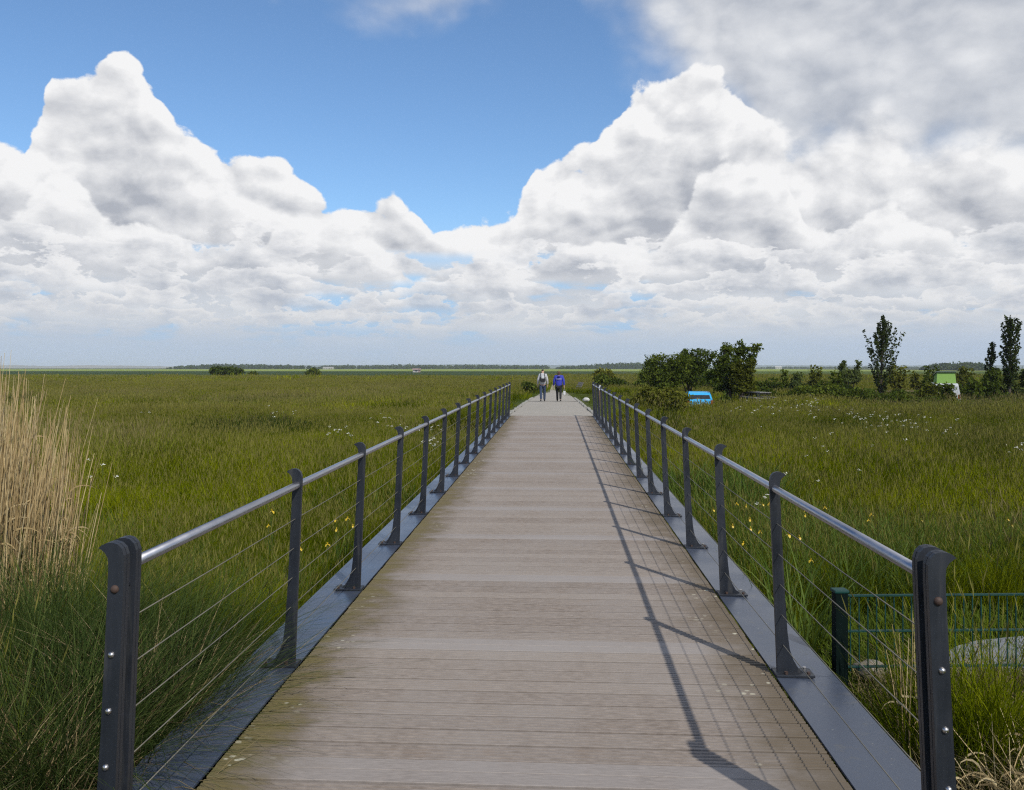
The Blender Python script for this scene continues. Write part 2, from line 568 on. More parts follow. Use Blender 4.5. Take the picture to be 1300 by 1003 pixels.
# blades -------------------------------------------------------------
def blades(g, n, rad, h, w, lean, bend, seg=3, heads=0, head_h=(0.7, 0.95), head_w=0.012, head_l=0.14, centre=1.0):
    """numpy grass tuft -> verts, faces, r, h"""
    V, Fc, Rr, Hh = [], [], [], []
    base = 0
    for kind, cnt in ((0, n), (1, heads)):
        if cnt == 0: continue
        a = g.uniform(0, 2 * np.pi, cnt); rr = rad * np.sqrt(g.uniform(0, 1, cnt)) ** centre
        bx, by = rr * np.cos(a), rr * np.sin(a)
        hh = g.uniform(*(h if kind == 0 else head_h), cnt)
        ww = g.uniform(*w, cnt) * (1.0 if kind == 0 else 0.55)
        ph = a + g.normal(0, 0.9, cnt)
        ln = g.uniform(0.2, 1.0, cnt) * (lean if kind == 0 else lean * 0.6)
        bd = g.uniform(0.1, 1.0, cnt) * (bend if kind == 0 else bend * 0.4)
        tw = ph + np.pi / 2 + g.normal(0, 0.8, cnt)
        r_ = g.uniform(0, 1, cnt)
        lev = np.linspace(0, 1, seg + 1)
        P_ = np.zeros((cnt, seg + 1, 2, 3))
        for i, t in enumerate(lev):
            hor = (ln * t + bd * t * t) * hh
            z = hh * (t - 0.45 * np.minimum(bd, 1.2) * t * t * t) / np.sqrt(1 + ln * ln * 0.5)
            wd = ww * (1.0 - 0.92 * t ** 1.6) * 0.5
            for s_, k in ((-1, 0), (1, 1)):
                P_[:, i, k, 0] = bx + np.cos(ph) * hor + s_ * np.cos(tw) * wd
                P_[:, i, k, 1] = by + np.sin(ph) * hor + s_ * np.sin(tw) * wd
                P_[:, i, k, 2] = z
        V.append(P_.reshape(-1, 3))
        idx = base + np.arange(cnt)[:, None] * (2 * (seg + 1)) + 2 * np.arange(seg)[None, :]
        Fc.append(np.stack([idx, idx + 1, idx + 3, idx + 2], -1).reshape(-1, 4))
        Rr.append(np.repeat(r_, 2 * (seg + 1))); Hh.append(np.zeros(cnt * 2 * (seg + 1)))
        base += cnt * 2 * (seg + 1)
        if kind == 1:                                      # feathery seed heads: two crossed slim diamonds
            tip = P_[:, seg].mean(1)
            prev = P_[:, seg - 1].mean(1)
            dr = tip - prev
            dr /= np.linalg.norm(dr, axis=1)[:, None] + 1e-9
            for q in range(2):
                an = g.uniform(0, np.pi, cnt)
                sd = np.stack([np.cos(an), np.sin(an), np.zeros(cnt)], -1) * head_w
                L_ = head_l * g.uniform(0.7, 1.2, cnt)[:, None]
                D4 = np.stack([tip - dr * L_ * 0.3, tip + dr * L_ * 0.15 + sd, tip + dr * L_ * 0.7, tip + dr * L_ * 0.15 - sd], 1)
                V.append(D4.reshape(-1, 3))
                i0 = base + 4 * np.arange(cnt)
                Fc.append(np.stack([i0, i0 + 1, i0 + 2, i0 + 3], -1))
                Rr.append(np.repeat(r_, 4)); Hh.append(np.full(cnt * 4, 0.85))
                base += 4 * cnt
    return np.concatenate(V), np.concatenate(Fc), np.concatenate(Rr), np.concatenate(Hh)


def tuft_mesh(name, mat_, *a, **k):
    v, f, r_, h_ = blades(*a, **k)
    return mesh_of(name, v, f, mat_, attrs={'r': r_, 'h': h_})


def scatter(name, metas, pts, rotz, scl, idx, tilt=0.0):
    """one object that instances the tuft meshes on points (geometry nodes)"""
    coll = bpy.data.collections.new(name + "_tufts")
    for i, me in enumerate(metas):
        coll.objects.link(bpy.data.objects.new("%s_tuft_%02d" % (name, i), me))
    me = bpy.data.meshes.new(name)
    n = len(pts)
    me.vertices.add(n)
    me.vertices.foreach_set('co', np.asarray(pts, dtype=np.float32).ravel())
    rot = np.zeros((n, 3), dtype=np.float32)
    rot[:, 2] = rotz
    if tilt > 0:
        rot[:, 0] = rng.normal(0, tilt, n); rot[:, 1] = rng.normal(0, tilt, n)
    a = me.attributes.new('rot', 'FLOAT_VECTOR', 'POINT'); a.data.foreach_set('vector', rot.ravel())
    a = me.attributes.new('scl', 'FLOAT', 'POINT'); a.data.foreach_set('value', np.asarray(scl, dtype=np.float32))
    a = me.attributes.new('idx', 'INT', 'POINT'); a.data.foreach_set('value', np.asarray(idx, dtype=np.int32))
    me.update()
    o = obj(name, me)
    ng = bpy.data.node_groups.new(name + "_nodes", 'GeometryNodeTree')
    ng.interface.new_socket("Geometry", in_out='INPUT', socket_type='NodeSocketGeometry')
    ng.interface.new_socket("Geometry", in_out='OUTPUT', socket_type='NodeSocketGeometry')
    N_ = ng.nodes
    gi, go = N_.new('NodeGroupInput'), N_.new('NodeGroupOutput')
    ip = N_.new('GeometryNodeInstanceOnPoints')
    ci = N_.new('GeometryNodeCollectionInfo')
    ci.inputs['Collection'].default_value = coll
    ci.inputs['Separate Children'].default_value = True
    ci.inputs['Reset Children'].default_value = True
    def na(nm, tp):
        q = N_.new('GeometryNodeInputNamedAttribute'); q.data_type = tp; q.inputs['Name'].default_value = nm
        return q.outputs['Attribute']
    L_ = ng.links
    L_.new(gi.outputs[0], ip.inputs['Points']); L_.new(ci.outputs[0], ip.inputs['Instance'])
    ip.inputs['Pick Instance'].default_value = True
    L_.new(na('idx', 'INT'), ip.inputs['Instance Index'])
    er = N_.new('FunctionNodeEulerToRotation')
    L_.new(na('rot', 'FLOAT_VECTOR'), er.inputs[0]); L_.new(er.outputs[0], ip.inputs['Rotation'])
    L_.new(na('scl', 'FLOAT'), ip.inputs['Scale'])
    L_.new(ip.outputs[0], go.inputs[0])
    md = o.modifiers.new("scatter", 'NODES')
    md.node_group = ng
    return o


def leaves_mesh(name, C_, size, mat_, g, aspect=1.7, up=0.35, r_=None):
    """one small bent quad per leaf at centres C_"""
    n = len(C_)
    d = g.normal(0, 1, (n, 3)); d[:, 2] += up
    d /= np.linalg.norm(d, axis=1)[:, None]
    e = g.normal(0, 1, (n, 3)); e -= (e * d).sum(1)[:, None] * d
    e /= np.linalg.norm(e, axis=1)[:, None]
    s = (size * g.uniform(0.6, 1.35, n))[:, None]
    V = np.stack([C_ - e * s * aspect * 0.5, C_ + np.cross(d, e) * s * 0.5, C_ + e * s * aspect * 0.5, C_ - np.cross(d, e) * s * 0.5], 1).reshape(-1, 3)
    F_ = np.arange(4 * n).reshape(n, 4)
    if r_ is None: r_ = g.uniform(0, 1, n)
    return mesh_of(name, V, F_, mat_, attrs={'r': np.repeat(r_, 4)})


def smoothstep(a, b, x):
    t = np.clip((x - a) / (b - a), 0, 1)
    return t * t * (3 - 2 * t)

# ------------------------------------------------------------------ ground, path, fields, hills
DECK_W, DECK_Y0, DECK_Y1, SLOPE_UP = 2.548, 1.82, 25.82, 0.00575


def path_z(y):
    z = 0.1485 - 0.01726 * (np.asarray(y, dtype=float) - DECK_Y1)
    return np.where(z > -0.50, z, -0.50 - 0.12 * (1 - np.exp((z + 0.50) / 0.12)))


def ground_z(x, y):
    x = np.asarray(x, dtype=float); y = np.asarray(y, dtype=float)
    z = np.full(np.broadcast(x, y).shape, -0.72)
    z = z - 0.62 * np.maximum(smoothstep(16, 22, x), smoothstep(4.5, 7, x) * (1 - smoothstep(10.5, 12.5, x)) * (1 - smoothstep(58, 64, y))) * smoothstep(42, 50, y) * (1 - smoothstep(76, 100, y))
    z = z + 0.22 * smoothstep(1.7, 2.4, x) * (1 - smoothstep(7.0, 10.0, y)) * (1 - smoothstep(9, 14, x))
    z = z + np.where(x < 0, 0.48, 0.16) * (1 - smoothstep(3.6, 7.5, y)) * smoothstep(1.6, 1.9, np.abs(x)) * (1 - smoothstep(9, 14, np.abs(x)))
    z = z + 0.07 * np.sin(x * 0.9 + 1.3 * np.sin(y * 0.37)) * np.sin(y * 0.61 + x * 0.13) * (1 - smoothstep(60, 150, y)) * smoothstep(1.6, 3.0, np.abs(x))
    e = path_z(np.maximum(y, DECK_Y1)) - 0.05 - np.maximum(0, np.abs(x) - 1.55) * 0.20
    z = np.where(y > DECK_Y1 - 0.15, np.maximum(z, e), z)
    e2 = -0.06 - np.maximum(0, np.abs(x) - 1.7) * 0.25
    return np.where(y < DECK_Y0 + 0.1, np.maximum(z, e2), z)


def axis(neg, pos_, step, grow):
    def half(lim):
        o, s, q = [], step, 0.0
        while q < lim:
            q += s
            o.append(min(q, lim)); s *= grow
        return o
    return np.array([-q for q in reversed(half(neg))] + [0.0] + half(pos_))


gx_, gy_ = axis(9000, 9000, 0.35, 1.075), np.concatenate([axis(60, 0.1, 0.5, 1.1)[:-2], np.arange(0, 30, 0.4), 30 + axis(0.01, 9000, 0.5, 1.06)[1:]])
gy_ = np.unique(np.round(gy_, 3))
XX, YY = np.meshgrid(gx_, gy_)
ZZ = ground_z(XX, YY)
nx, ny = len(gx_), len(gy_)
gi_ = np.arange((ny - 1) * nx).reshape(ny - 1, nx)[:, :-1].ravel()
M_GROUND, t, out = material("marsh_ground")
p = pos(t)
px_, py_, pz_ = sep(t, p)
fl = comb(t, px_, py_ * 0.55, 0.0)
n0 = noise(t, fl, 0.10, 4.0, 0.6)
n1 = noise(t, fl, 0.02, 4.0, 0.6)
n2 = noise(t, p, 6.0, 5.0, 0.65)
gc = mix(t, n0.rng(0.3, 0.7) * 0.6 + n2 * 0.4, (0.038, 0.052, 0.012), (0.085, 0.098, 0.018))
gc = mix(t, n1.rng(0.42, 0.62, 0.0, 0.6), gc, (0.095, 0.088, 0.030))
principled(t, out, gc, 0.95, spec=0.1, bump=n2, bstr=0.6, bdist=0.05)
ground = obj("ground", mesh_of("ground", np.stack([XX.ravel(), YY.ravel(), ZZ.ravel()], -1), np.stack([gi_, gi_ + 1, gi_ + nx + 1, gi_ + nx], -1), M_GROUND, smooth=True))
tag(ground, "flat green marsh reaching to the horizon", kind='structure')


def crop_material(name, a, b, sc=0.02):
    m, t, out = material(name)
    p = pos(t)
    x_, y_, z_ = sep(t, p)
    k = noise(t, comb(t, x_ * 0.35, y_, 0.0), sc, 5.0, 0.6)
    principled(t, out, mix(t, k.rng(0.3, 0.7), a, b), 0.9, spec=0.1)
    return m


M_FIELD_DARK = crop_material("dark_field", (0.022, 0.042, 0.006), (0.036, 0.060, 0.009))
M_CROP_MID = crop_material("mid_crop", (0.048, 0.075, 0.008), (0.070, 0.102, 0.012))
M_CROP_PALE = crop_material("pale_crop", (0.17, 0.22, 0.035), (0.23, 0.27, 0.05))
M_CROP_TAN = crop_material("dry_grass_field", (0.14, 0.12, 0.05), (0.21, 0.17, 0.085), 0.05)


def field(poly, z, m, label):
    o = obj("field_sheet", mesh_of("field_sheet", [(x, y, z) for x, y in poly], [tuple(range(len(poly)))], m))
    return tag(o, label, kind='structure')


field([(-700, 300), (-160, 275), (-10, 245), (40, 290), (30, 560), (-700, 600)], -0.66, M_FIELD_DARK, "dark green field beyond the marsh")  # flat sheet in a darker green than the fields around it
field([(-700, 185), (-140, 182), (-20, 200), (-12, 243), (-158, 273), (-700, 297)], -0.655, M_CROP_MID, "mid green meadow strip in front of the dark green field")
field([(-1700, 620), (300, 540), (420, 1500), (-1900, 1400)], -0.65, M_CROP_PALE, "pale green crop field below the far tree line")
field([(30, 230), (150, 200), (420, 420), (330, 530), (42, 520)], -0.64, M_CROP_MID, "green field strip on the right below the wooded hill")
field([(430, 300), (1500, 280), (2000, 1400), (520, 1450)], -0.63, M_CROP_MID, "wide green field beyond the poplar trees")

# far low ridges ------------------------------------------------------
def ridge(name, pts, dist, depth, mat_, label, rough=1.0, seed=1, cat=None):
    """long low hill: pts are (px, py of the crest)"""
    g = np.random.default_rng(seed)
    xs = np.linspace(pts[0][0], pts[-1][0], max(24, int(abs(pts[-1][0] - pts[0][0]) / 3)))
    ys = np.interp(xs, [q[0] for q in pts], [q[1] for q in pts])
    V, F_ = [], []
    prof = ((0.0, 0.0), (0.18, 0.55), (0.42, 1.0), (0.65, 0.9), (1.0, 0.0))
    for i, (x, y) in enumerate(zip(xs, ys)):
        top = at(x, y, dist)
        dirv = Vector((top.x, top.y, 0)).normalized()
        hgt = max(0.5, top.z + 0.8) + (mnoise.noise(Vector((x * 0.11, seed, 0.3))) * rough)
        for a, b in prof:
            q = Vector((top.x, top.y, 0)) + dirv * ((a - 0.42) * depth)
            V.append((q.x, q.y, -0.85 + hgt * b + (mnoise.noise(Vector((x * 0.2, a * 9, seed))) * rough * 0.4 if b else 0)))
    m = len(prof)
    for i in range(len(xs) - 1):
        for k in range(m - 1):
            F_.append((i * m + k, (i + 1) * m + k, (i + 1) * m + k + 1, i * m + k + 1))
    o = obj(name, mesh_of(name, V, F_, mat_, smooth=True))
    return tag(o, label, kind='structure')


M_HILL_BLUE = crop_material("far_hill", (0.035, 0.055, 0.03), (0.075, 0.09, 0.04), 0.004)
M_HILL_TAN = crop_material("far_dunes", (0.16, 0.14, 0.09), (0.26, 0.21, 0.14), 0.006)
ridge("hill", [(-160, 466), (-60, 464.5), (20, 463.5), (60, 464.8), (100, 463.6), (160, 464.0), (215, 465.2), (300, 466.0)], 6200, 900, M_HILL_TAN, "far tan dune hills on the left horizon", 3.0, 3)
ridge("hill", [(120, 466), (330, 464.2), (460, 463.4), (600, 462.6), (705, 463.4), (850, 464.4), (960, 463.8), (1100, 464.2), (1300, 463.6), (1500, 463)], 7000, 900, M_HILL_BLUE, "far blue green hills along the horizon", 4.0, 5)

# gravel path beyond the boards ---------------------------------------
M_GRAVEL, t, out = material("gravel")
p = pos(t)
ga_ = noise(t, p, 60.0, 4.0, 0.7)
gb_ = noise(t, p, 0.9, 4.0, 0.6)
gcol = mix(t, ga_.rng(0.3, 0.7), (0.25, 0.225, 0.19), (0.42, 0.385, 0.335))
gcol = mix(t, gb_.rng(0.45, 0.75, 0.0, 0.4), gcol, (0.21, 0.20, 0.155))
principled(t, out, gcol, 0.95, spec=0.15, bump=ga_, bstr=0.5, bdist=0.01)
py_list = np.concatenate([np.arange(DECK_Y1 + 0.005, 60, 1.0), np.arange(60, 118, 2.0)])
PV, PF = [], []
wob = lambda y, s: (0.035 * math.sin(y * 0.9 + s * 2.1) + 0.025 * math.sin(y * 2.3 + s)) * (y < 60)
for i, y in enumerate(py_list):
    bend = 0.0
    hw = 1.36 - 0.55 * float(smoothstep(58, 100, y))
    for q in (-1, -0.5, 0, 0.5, 1):
        PV.append((q * (hw + wob(y, q)) + bend, y, float(path_z(y)) - 0.012 * q * q))
for i in range(len(py_list) - 1):
    for k in range(4):
        PF.append((i * 5 + k, i * 5 + k + 1, i * 5 + k + 6, i * 5 + k + 5))
path = obj("path", mesh_of("path", PV, PF, M_GRAVEL, smooth=True))
tag(path, "pale gravel path running straight on from the boardwalk", kind='structure')
M_CONCRETE = simple("concrete", (0.30, 0.285, 0.25), 0.9, var=0.3, scale=5.0)
g_ = random.Random(5)
kv = MB().box((-0.06, -0.24, -0.12), (0.06, 0.24, 0.022))
kme = kv.build("kerb_stone", M_CONCRETE, path, bevel=0.02)
kerb_first = True
for s in (-1, 1):
    y = DECK_Y1 + 0.35
    while y < 56:
        o = kme if kerb_first else kme.copy()
        if not kerb_first:
            COL.objects.link(o)
        kerb_first = False
        o.location = (s * (1.42 + g_.uniform(-0.03, 0.04)), y, float(path_z(y)) + g_.uniform(-0.01, 0.02))
        o.rotation_euler = (-0.017, g_.uniform(-0.05, 0.05), g_.uniform(-0.06, 0.06))
        y += 0.52 + g_.uniform(0, 0.03)
MB().box((-1.34, -0.07, 0.0), (1.34, 0.07, 0.012)).build("cross_strip", simple("dark_strip", (0.07, 0.065, 0.06), 0.7), path, loc=(0, 45.2, float(path_z(45.2)) - 0.004))  # thin strip across the path, darker than the gravel

# ------------------------------------------------------------------ boardwalk
TILT = math.atan(SLOPE_UP)
def wood_material(name, tone, flat):
    m, t, out = material(name)
    tc = t.nodes.new('ShaderNodeTexCoord')
    oc = E(t, tc.outputs['Object'])
    ox, oy, oz = sep(t, oc)
    wp = pos(t)
    wx, wy, wz = sep(t, wp)
    rnd = obj_random(t)
    seed = comb(t, rnd * 37.0, rnd * 91.0, 0.0)
    grain = noise(t, vmath(t, 'ADD', comb(t, ox * 16.0, oy * 90.0, 0.0), seed), 1.0, 5.0, 0.65)
    patch = noise(t, comb(t, wx * 1.3, wy * 1.0, 0.0), 1.0, 5.0, 0.62)
    patch2 = noise(t, comb(t, wx * 5.0, wy * 7.0, 3.0), 1.0, 5.0, 0.6)
    wood = mix(t, grain.rng(0.28, 0.72), (0.175, 0.148, 0.127), (0.300, 0.262, 0.232))
    wood = mix(t, patch.rng(0.35, 0.65, 0.0, 0.55), wood, (0.285, 0.262, 0.245))
    wood = mix(t, patch2.rng(0.55, 0.75, 0.0, 0.5), wood, (0.235, 0.19, 0.155))
    wood = mix(t, rnd.rng(0.0, 1.0, 0.0, 0.42, smooth=False), wood, (0.36, 0.33, 0.30))
    # moss and dirt trodden to both sides, greener on the left
    edge = (ox._m('ABSOLUTE') + (patch - 0.5) * 0.7 + (patch2 - 0.5) * 0.45).rng(0.80, 1.28)
    wood = mix(t, edge * 0.80, wood, (0.115, 0.090, 0.055))
    moss = ((ox * -1.0) + (patch2 - 0.5) * 0.8 + (patch - 0.5) * 0.5).rng(0.98, 1.34)
    wood = mix(t, moss * wy.rng(16.0, 4.0, 0.35, 0.75), wood, (0.150, 0.130, 0.045))
    spots = voro(t, vmath(t, 'ADD', comb(t, wx * 14.0, wy * 20.0, 0.0), vmath(t, 'SCALE', seed, 0.1)), 1.0, feature='F1')
    lich = spots.rng(0.26, 0.16) * ((ox._m('ABSOLUTE')) + (patch - 0.5) * 0.6).rng(0.9, 1.15) * noise(t, comb(t, wx * 2.0, wy * 2.0, 7.0), 1.0, 3.0).rng(0.52, 0.62)
    wood = mix(t, lich * 0.8, wood, (0.55, 0.54, 0.43))
    wood = mix(t, (1.0 - edge) * flat, wood, (0.40, 0.395, 0.40))
    wood = vmath(t, 'MULTIPLY', wood, (0.925 * tone, 0.885 * tone, 0.855 * tone))
    principled(t, out, wood, 0.82, spec=0.25, bump=grain, bstr=0.35, bdist=0.002)
    return m


M_PLANK = wood_material("weathered_wood", 1.0, 0.0)
M_PLAIN = wood_material("smooth_weathered_wood", 1.0, 0.22)

M_STEEL = worn_paint("anthracite_paint", (0.014, 0.017, 0.024), 0.45)
M_PLATE, t, out = material("edge_plate_paint")
p = pos(t)
w_ = noise(t, p, 1.6, 5.0, 0.6)
w2 = noise(t, p, 14.0, 5.0, 0.65)
pc = mix(t, w_.rng(0.3, 0.7), (0.044, 0.055, 0.082), (0.062, 0.075, 0.104))
pc = mix(t, w2.rng(0.54, 0.74, 0.0, 0.6), pc, (0.095, 0.092, 0.085))
pc = mix(t, noise(t, p, 45.0, 3.0, 0.6).rng(0.69, 0.75, 0.0, 0.7), pc, (0.34, 0.33, 0.29))
principled(t, out, pc, w_.rng(0.3, 0.7, 0.24, 0.42), spec=0.5)
M_RAIL, t, out = material("stainless_steel")
p = pos(t)
principled(t, out, (0.42, 0.42, 0.45), noise(t, p, 9.0, 4.0).rng(0.3, 0.7, 0.34, 0.48), metal=1.0)
M_CABLE = simple("steel_cable", (0.15, 0.14, 0.115), 0.7, metal=0.0, spec=0.2)
M_BOLT = simple("bolt_steel", (0.55, 0.52, 0.50), 0.32, metal=1.0)
M_RUST = simple("rusty_bolt", (0.07, 0.042, 0.032), 0.7, metal=0.2)

hw = DECK_W / 2
sub = MB()
for s in (-1, 1):
    sub.box((s * (hw + 0.30) - 0.02, DECK_Y0, -0.34), (s * (hw + 0.30) + 0.02, DECK_Y1 - 0.02, -0.012))
    sub.box((s * (hw - 0.35) - 0.05, DECK_Y0, -0.24), (s * (hw - 0.35) + 0.05, DECK_Y1 - 0.02, -0.034))
    for y in np.arange(2.6, 25.5, 3.0):
        sub.box((s * 1.05 - 0.08, y - 0.08, -1.1), (s * 1.05 + 0.08, y + 0.08, -0.245))
boardwalk = sub.build("boardwalk", M_STEEL, rot=(TILT, 0, 0))
tag(boardwalk, "grey weathered timber boardwalk crossing the marsh", kind='structure')


def plank_mesh(name, width, ribs, mat_=None):
    L_ = hw - 0.004
    pr = [(0.0, -0.028), (0.0, -0.002)]
    if ribs:
        pitch = width / ribs
        for i in range(ribs):
            a = i * pitch
            pr += [(a + 0.002, 0.0), (a + pitch * 0.54, 0.0), (a + pitch * 0.57, -0.009), (a + pitch * 0.94, -0.009)]
        pr[-1] = (width - 0.003, -0.009)
        pr += [(width, -0.009), (width, -0.028)]
    else:
        pr += [(0.002, 0.0), (width - 0.002, 0.0), (width, -0.002), (width, -0.028)]
    mb = MB().prism(pr, -L_, L_, axis='x')
    o = mb.build(name, mat_ or M_PLANK)
    me = o.data
    bpy.data.objects.remove(o)
    return me


GW = 1.31 / 9
ribbed = plank_mesh("plank", GW - 0.007, 5)
plain = plank_mesh("plank", 0.091, 0, M_PLAIN)
nb = random.Random(3)
for m_ in range(16):
    y0 = DECK_Y0 + 1.5 * m_
    row = [(0.002, plain)] + [(0.095 + GW * i + 0.002, ribbed) for i in range(9)] + [(0.095 + 1.31 + 0.002, plain)]
    for off, me in row:
        o = obj("plank", me, boardwalk, (nb.uniform(-0.003, 0.003), y0 + off, nb.uniform(-0.0008, 0.0008)), (nb.uniform(-0.003, 0.003), 0, nb.uniform(-0.0006, 0.0006)))
# steel edge plates, jointed every 3 m, slightly tilted outwards
for s in (-1, 1):
    for m_ in range(8):
        y0 = DECK_Y0 + 0.03 + 3.0 * m_ - 0.42
        y0c = max(y0, DECK_Y0)
        y1 = min(y0 + 2.996, DECK_Y1)
        xa, xb, xc = hw + 0.006, hw + 0.165, hw + 0.325
        pr = [(s * xa, 0.006), (s * xb, 0.004), (s * (xb + 0.004), 0.0015), (s * xc, -0.004), (s * xc, -0.012), (s * xb, -0.008), (s * xa, -0.004)]
        MB().prism(pr, y0c, y1).build("edge_plate", M_PLATE, boardwalk)
    y0 = DECK_Y0 + 0.03 + 24.0 - 0.42
    MB().prism(pr, y0, DECK_Y1).build("edge_plate", M_PLATE, boardwalk)

# ------------------------------------------------------------------ railings
def post_outline(s, base=0.15):
    pr = [(0, 0), (-0.019, 0.5), (-0.0385, 1.0), (-0.038, 1.028), (-0.031, 1.050), (-0.017, 1.064), (0.0, 1.069), (0.020, 1.067), (0.036, 1.060), (0.046, 1.051),
          (0.036, 1.045), (0.024, 1.035), (0.016, 1.020), (0.0135, 1.0), (0.014, 0.96), (0.026, 0.7), (0.038, 0.45), (0.053, 0.22), (0.064, 0.135), (0.082, 0.08), (0.108, 0.035), (base, 0.0)]
    return [(s * (x + 0.012), z) for x, z in pr]


POST_Y = [2.63] + [2.93 + 1.5 * k for k in range(1, 16)]
CABLES = (0.155, 0.315, 0.475, 0.635, 0.795)
def mid_x(z):
    return 0.012 - 0.0385 * z + 0.026 + (1.0 - z) * 0.012

for s, side in ((-1, "left"), (1, "right")):
    root = empty("railing", (0, 0, 0), (TILT, 0, 0))
    tag(root, "dark steel cable railing with silver handrail along the %s edge of the boardwalk" % side, "railing", "railings along the boardwalk")
    xe = s * (hw + 0.008)
    pm = MB().prism(post_outline(s), -0.010, 0.010)
    po = pm.build("post", M_STEEL, root, bevel=0.0)
    bp = MB().box((min(s * -0.005, s * 0.195), -0.055, 0.0), (max(s * -0.005, s * 0.195), 0.055, 0.012))
    bpo = bp.build("base_plate", M_STEEL, po, bevel=0.002)
    bolts = [MB().tube([(s * bx, by, 0.010), (s * bx, by, 0.026)], 0.010, 6).build("bolt", M_RUST if by < 0 else M_BOLT, po) for bx in (0.05, 0.165) for by in (-0.036, 0.036)]
    bpo.location.z = 0.001
    for k, y in enumerate(POST_Y):
        if k in (0, 15):
            # end posts: two doubled plates with dome bolts and spacers
            e = MB()
            ys = (-0.048, -0.028, 0.028, 0.048)
            for q in ys:
                e.prism(post_outline(s), q - 0.0085, q + 0.0085)
            for z in (0.92, 0.12):
                e.tube([(s * mid_x(z), -0.022, z), (s * mid_x(z), 0.022, z)], 0.012, 8)
            eo = e.build("end_post", M_STEEL, root, loc=(xe, y, 0.006))
            MB().box((min(s * -0.02, s * 0.21), -0.12, 0.0), (max(s * -0.02, s * 0.21), 0.12, 0.012)).build("base_plate", M_STEEL, eo, bevel=0.002)
            f_ = -1 if k == 0 else 1
            for i, z in enumerate((0.92, 0.71, 0.53, 0.35, 0.17)):
                MB().dome((s * mid_x(z), f_ * 0.0565, z), 0.014 if i == 0 else 0.011, 0.010, (0, f_, 0)).build("dome_bolt", M_RUST if i == 0 else M_BOLT, eo, smooth=True)
            continue
        o = po if k == 1 else copy_tree(po, root)
        o.location = (xe, y, 0.006)
    zr = 0.985
    xr = xe + s * (0.012 - 0.0385 * zr + 0.026)
    MB().tube([(xr, POST_Y[0] + 0.03, zr)] + [(xr, y, zr) for y in POST_Y[1:-1]] + [(xr, POST_Y[-1] + 0.03, zr)], 0.0190, 14).build("handrail", M_RAIL, root, smooth=True)
    for z in CABLES:
        xc = xe + s * mid_x(z)
        pts = []
        for k in range(15):
            pts.append((xc, POST_Y[k], z + 0.006)); pts.append((xc, POST_Y[k] + 0.75, z + 0.006 - 0.003))
        pts.append((xc, POST_Y[15], z + 0.006))
        MB().tube(pts, 0.0023, 6).build("cable", M_CABLE, root, smooth=True)

# ------------------------------------------------------------------ grass
gg = np.random.default_rng(21)
near_t = [tuft_mesh("near_tuft", M_GRASS, gg, 80, 0.17, (0.28, 0.62), (0.003, 0.0065), 0.35, 0.55, 4, heads=9, head_h=(0.55, 0.80), head_w=0.003, head_l=0.09) for _ in range(4)]
mid_t = [tuft_mesh("mid_tuft", M_GRASS, gg, 75, 0.32, (0.28, 0.60), (0.007, 0.013), 0.35, 0.5, 3, heads=9, head_h=(0.5, 0.74), head_w=0.005, head_l=0.11) for _ in range(4)]
far_t = [tuft_mesh("far_tuft", M_GRASS, gg, 80, 0.85, (0.28, 0.58), (0.02, 0.04), 0.3, 0.4, 2, heads=13, head_h=(0.48, 0.66), head_w=0.014, head_l=0.13) for _ in range(4)]
vfar_t = [tuft_mesh("vfar_tuft", M_GRASS, gg, 110, 3.2, (0.26, 0.58), (0.07, 0.15), 0.2, 0.3, 2, heads=16, head_h=(0.45, 0.62), head_w=0.05, head_l=0.16) for _ in range(3)]
lawn_t = [tuft_mesh("lawn_tuft", M_LAWN, gg, 70, 0.42, (0.07, 0.18), (0.010, 0.02), 0.5, 0.5, 2) for _ in range(3)]
leaf_t = [tuft_mesh("reed_leaf_tuft", M_IRIS, gg, 26, 0.16, (0.40, 0.85), (0.010, 0.020), 0.30, 0.55, 5) for _ in range(4)]


def sector(n, r0, r1, a0=-39.0, a1=37.0):
    r_ = np.sqrt(gg.uniform(r0 * r0, r1 * r1, n)); a = np.radians(gg.uniform(a0, a1, n))
    return 0.124 + r_ * np.sin(a), r_ * np.cos(a)


def lump(x, y, f=0.35):
    return 0.5 + 0.25 * (np.sin(x * f + 1.7 * np.sin(y * f * 0.7)) + np.sin(y * f * 1.3 + 1.1 * np.sin(x * f * 0.6 + 2)))


def slab_mask(x, y):
    return ((x > 2.05) & (y > 5.35) & (y < 7.25) & (x < 9)) | ((x > 1.66) & (x < 7.5) & (y < 6.2) & (lump(x * 6, y * 6) > 0.08)) | ((x < -1.6) & (x > -4.2) & (y < 5.1) & (lump(x * 7, y * 7) > 0.34))


def keep_mask(x, y):
    k = ~((np.abs(x) < 1.64) & (y < DECK_Y1 + 0.2))
    k &= ~((np.abs(x) < 1.95) & (y >= DECK_Y1 + 0.2) & (y < 62)) & ~((np.abs(x) < 1.1) & (y < 112))
    k &= ~slab_mask(x, y)
    return k


def grow(name, metas, n, r0, r1, sc, label, cond=None, tilt=0.05):
    x, y = sector(n, r0, r1)
    k = keep_mask(x, y)
    if cond is not None: k &= cond(x, y)
    x, y = x[k], y[k]
    s = sc * (0.66 + 0.42 * lump(x, y) + 0.22 * lump(x, y, 1.3)) * gg.uniform(0.75, 1.25, len(x))
    s *= 1.0 - 0.30 * smoothstep(0.4, 0.0, np.abs(x) - 1.64) * (y < 26)
    P_ = np.stack([x, y, ground_z(x, y) - 0.03], -1)
    o = scatter(name, metas, P_, gg.uniform(0, 6.28, len(x)), s, gg.integers(0, len(metas), len(x)), tilt)
    return tag(o, label, "grass", kind='stuff')


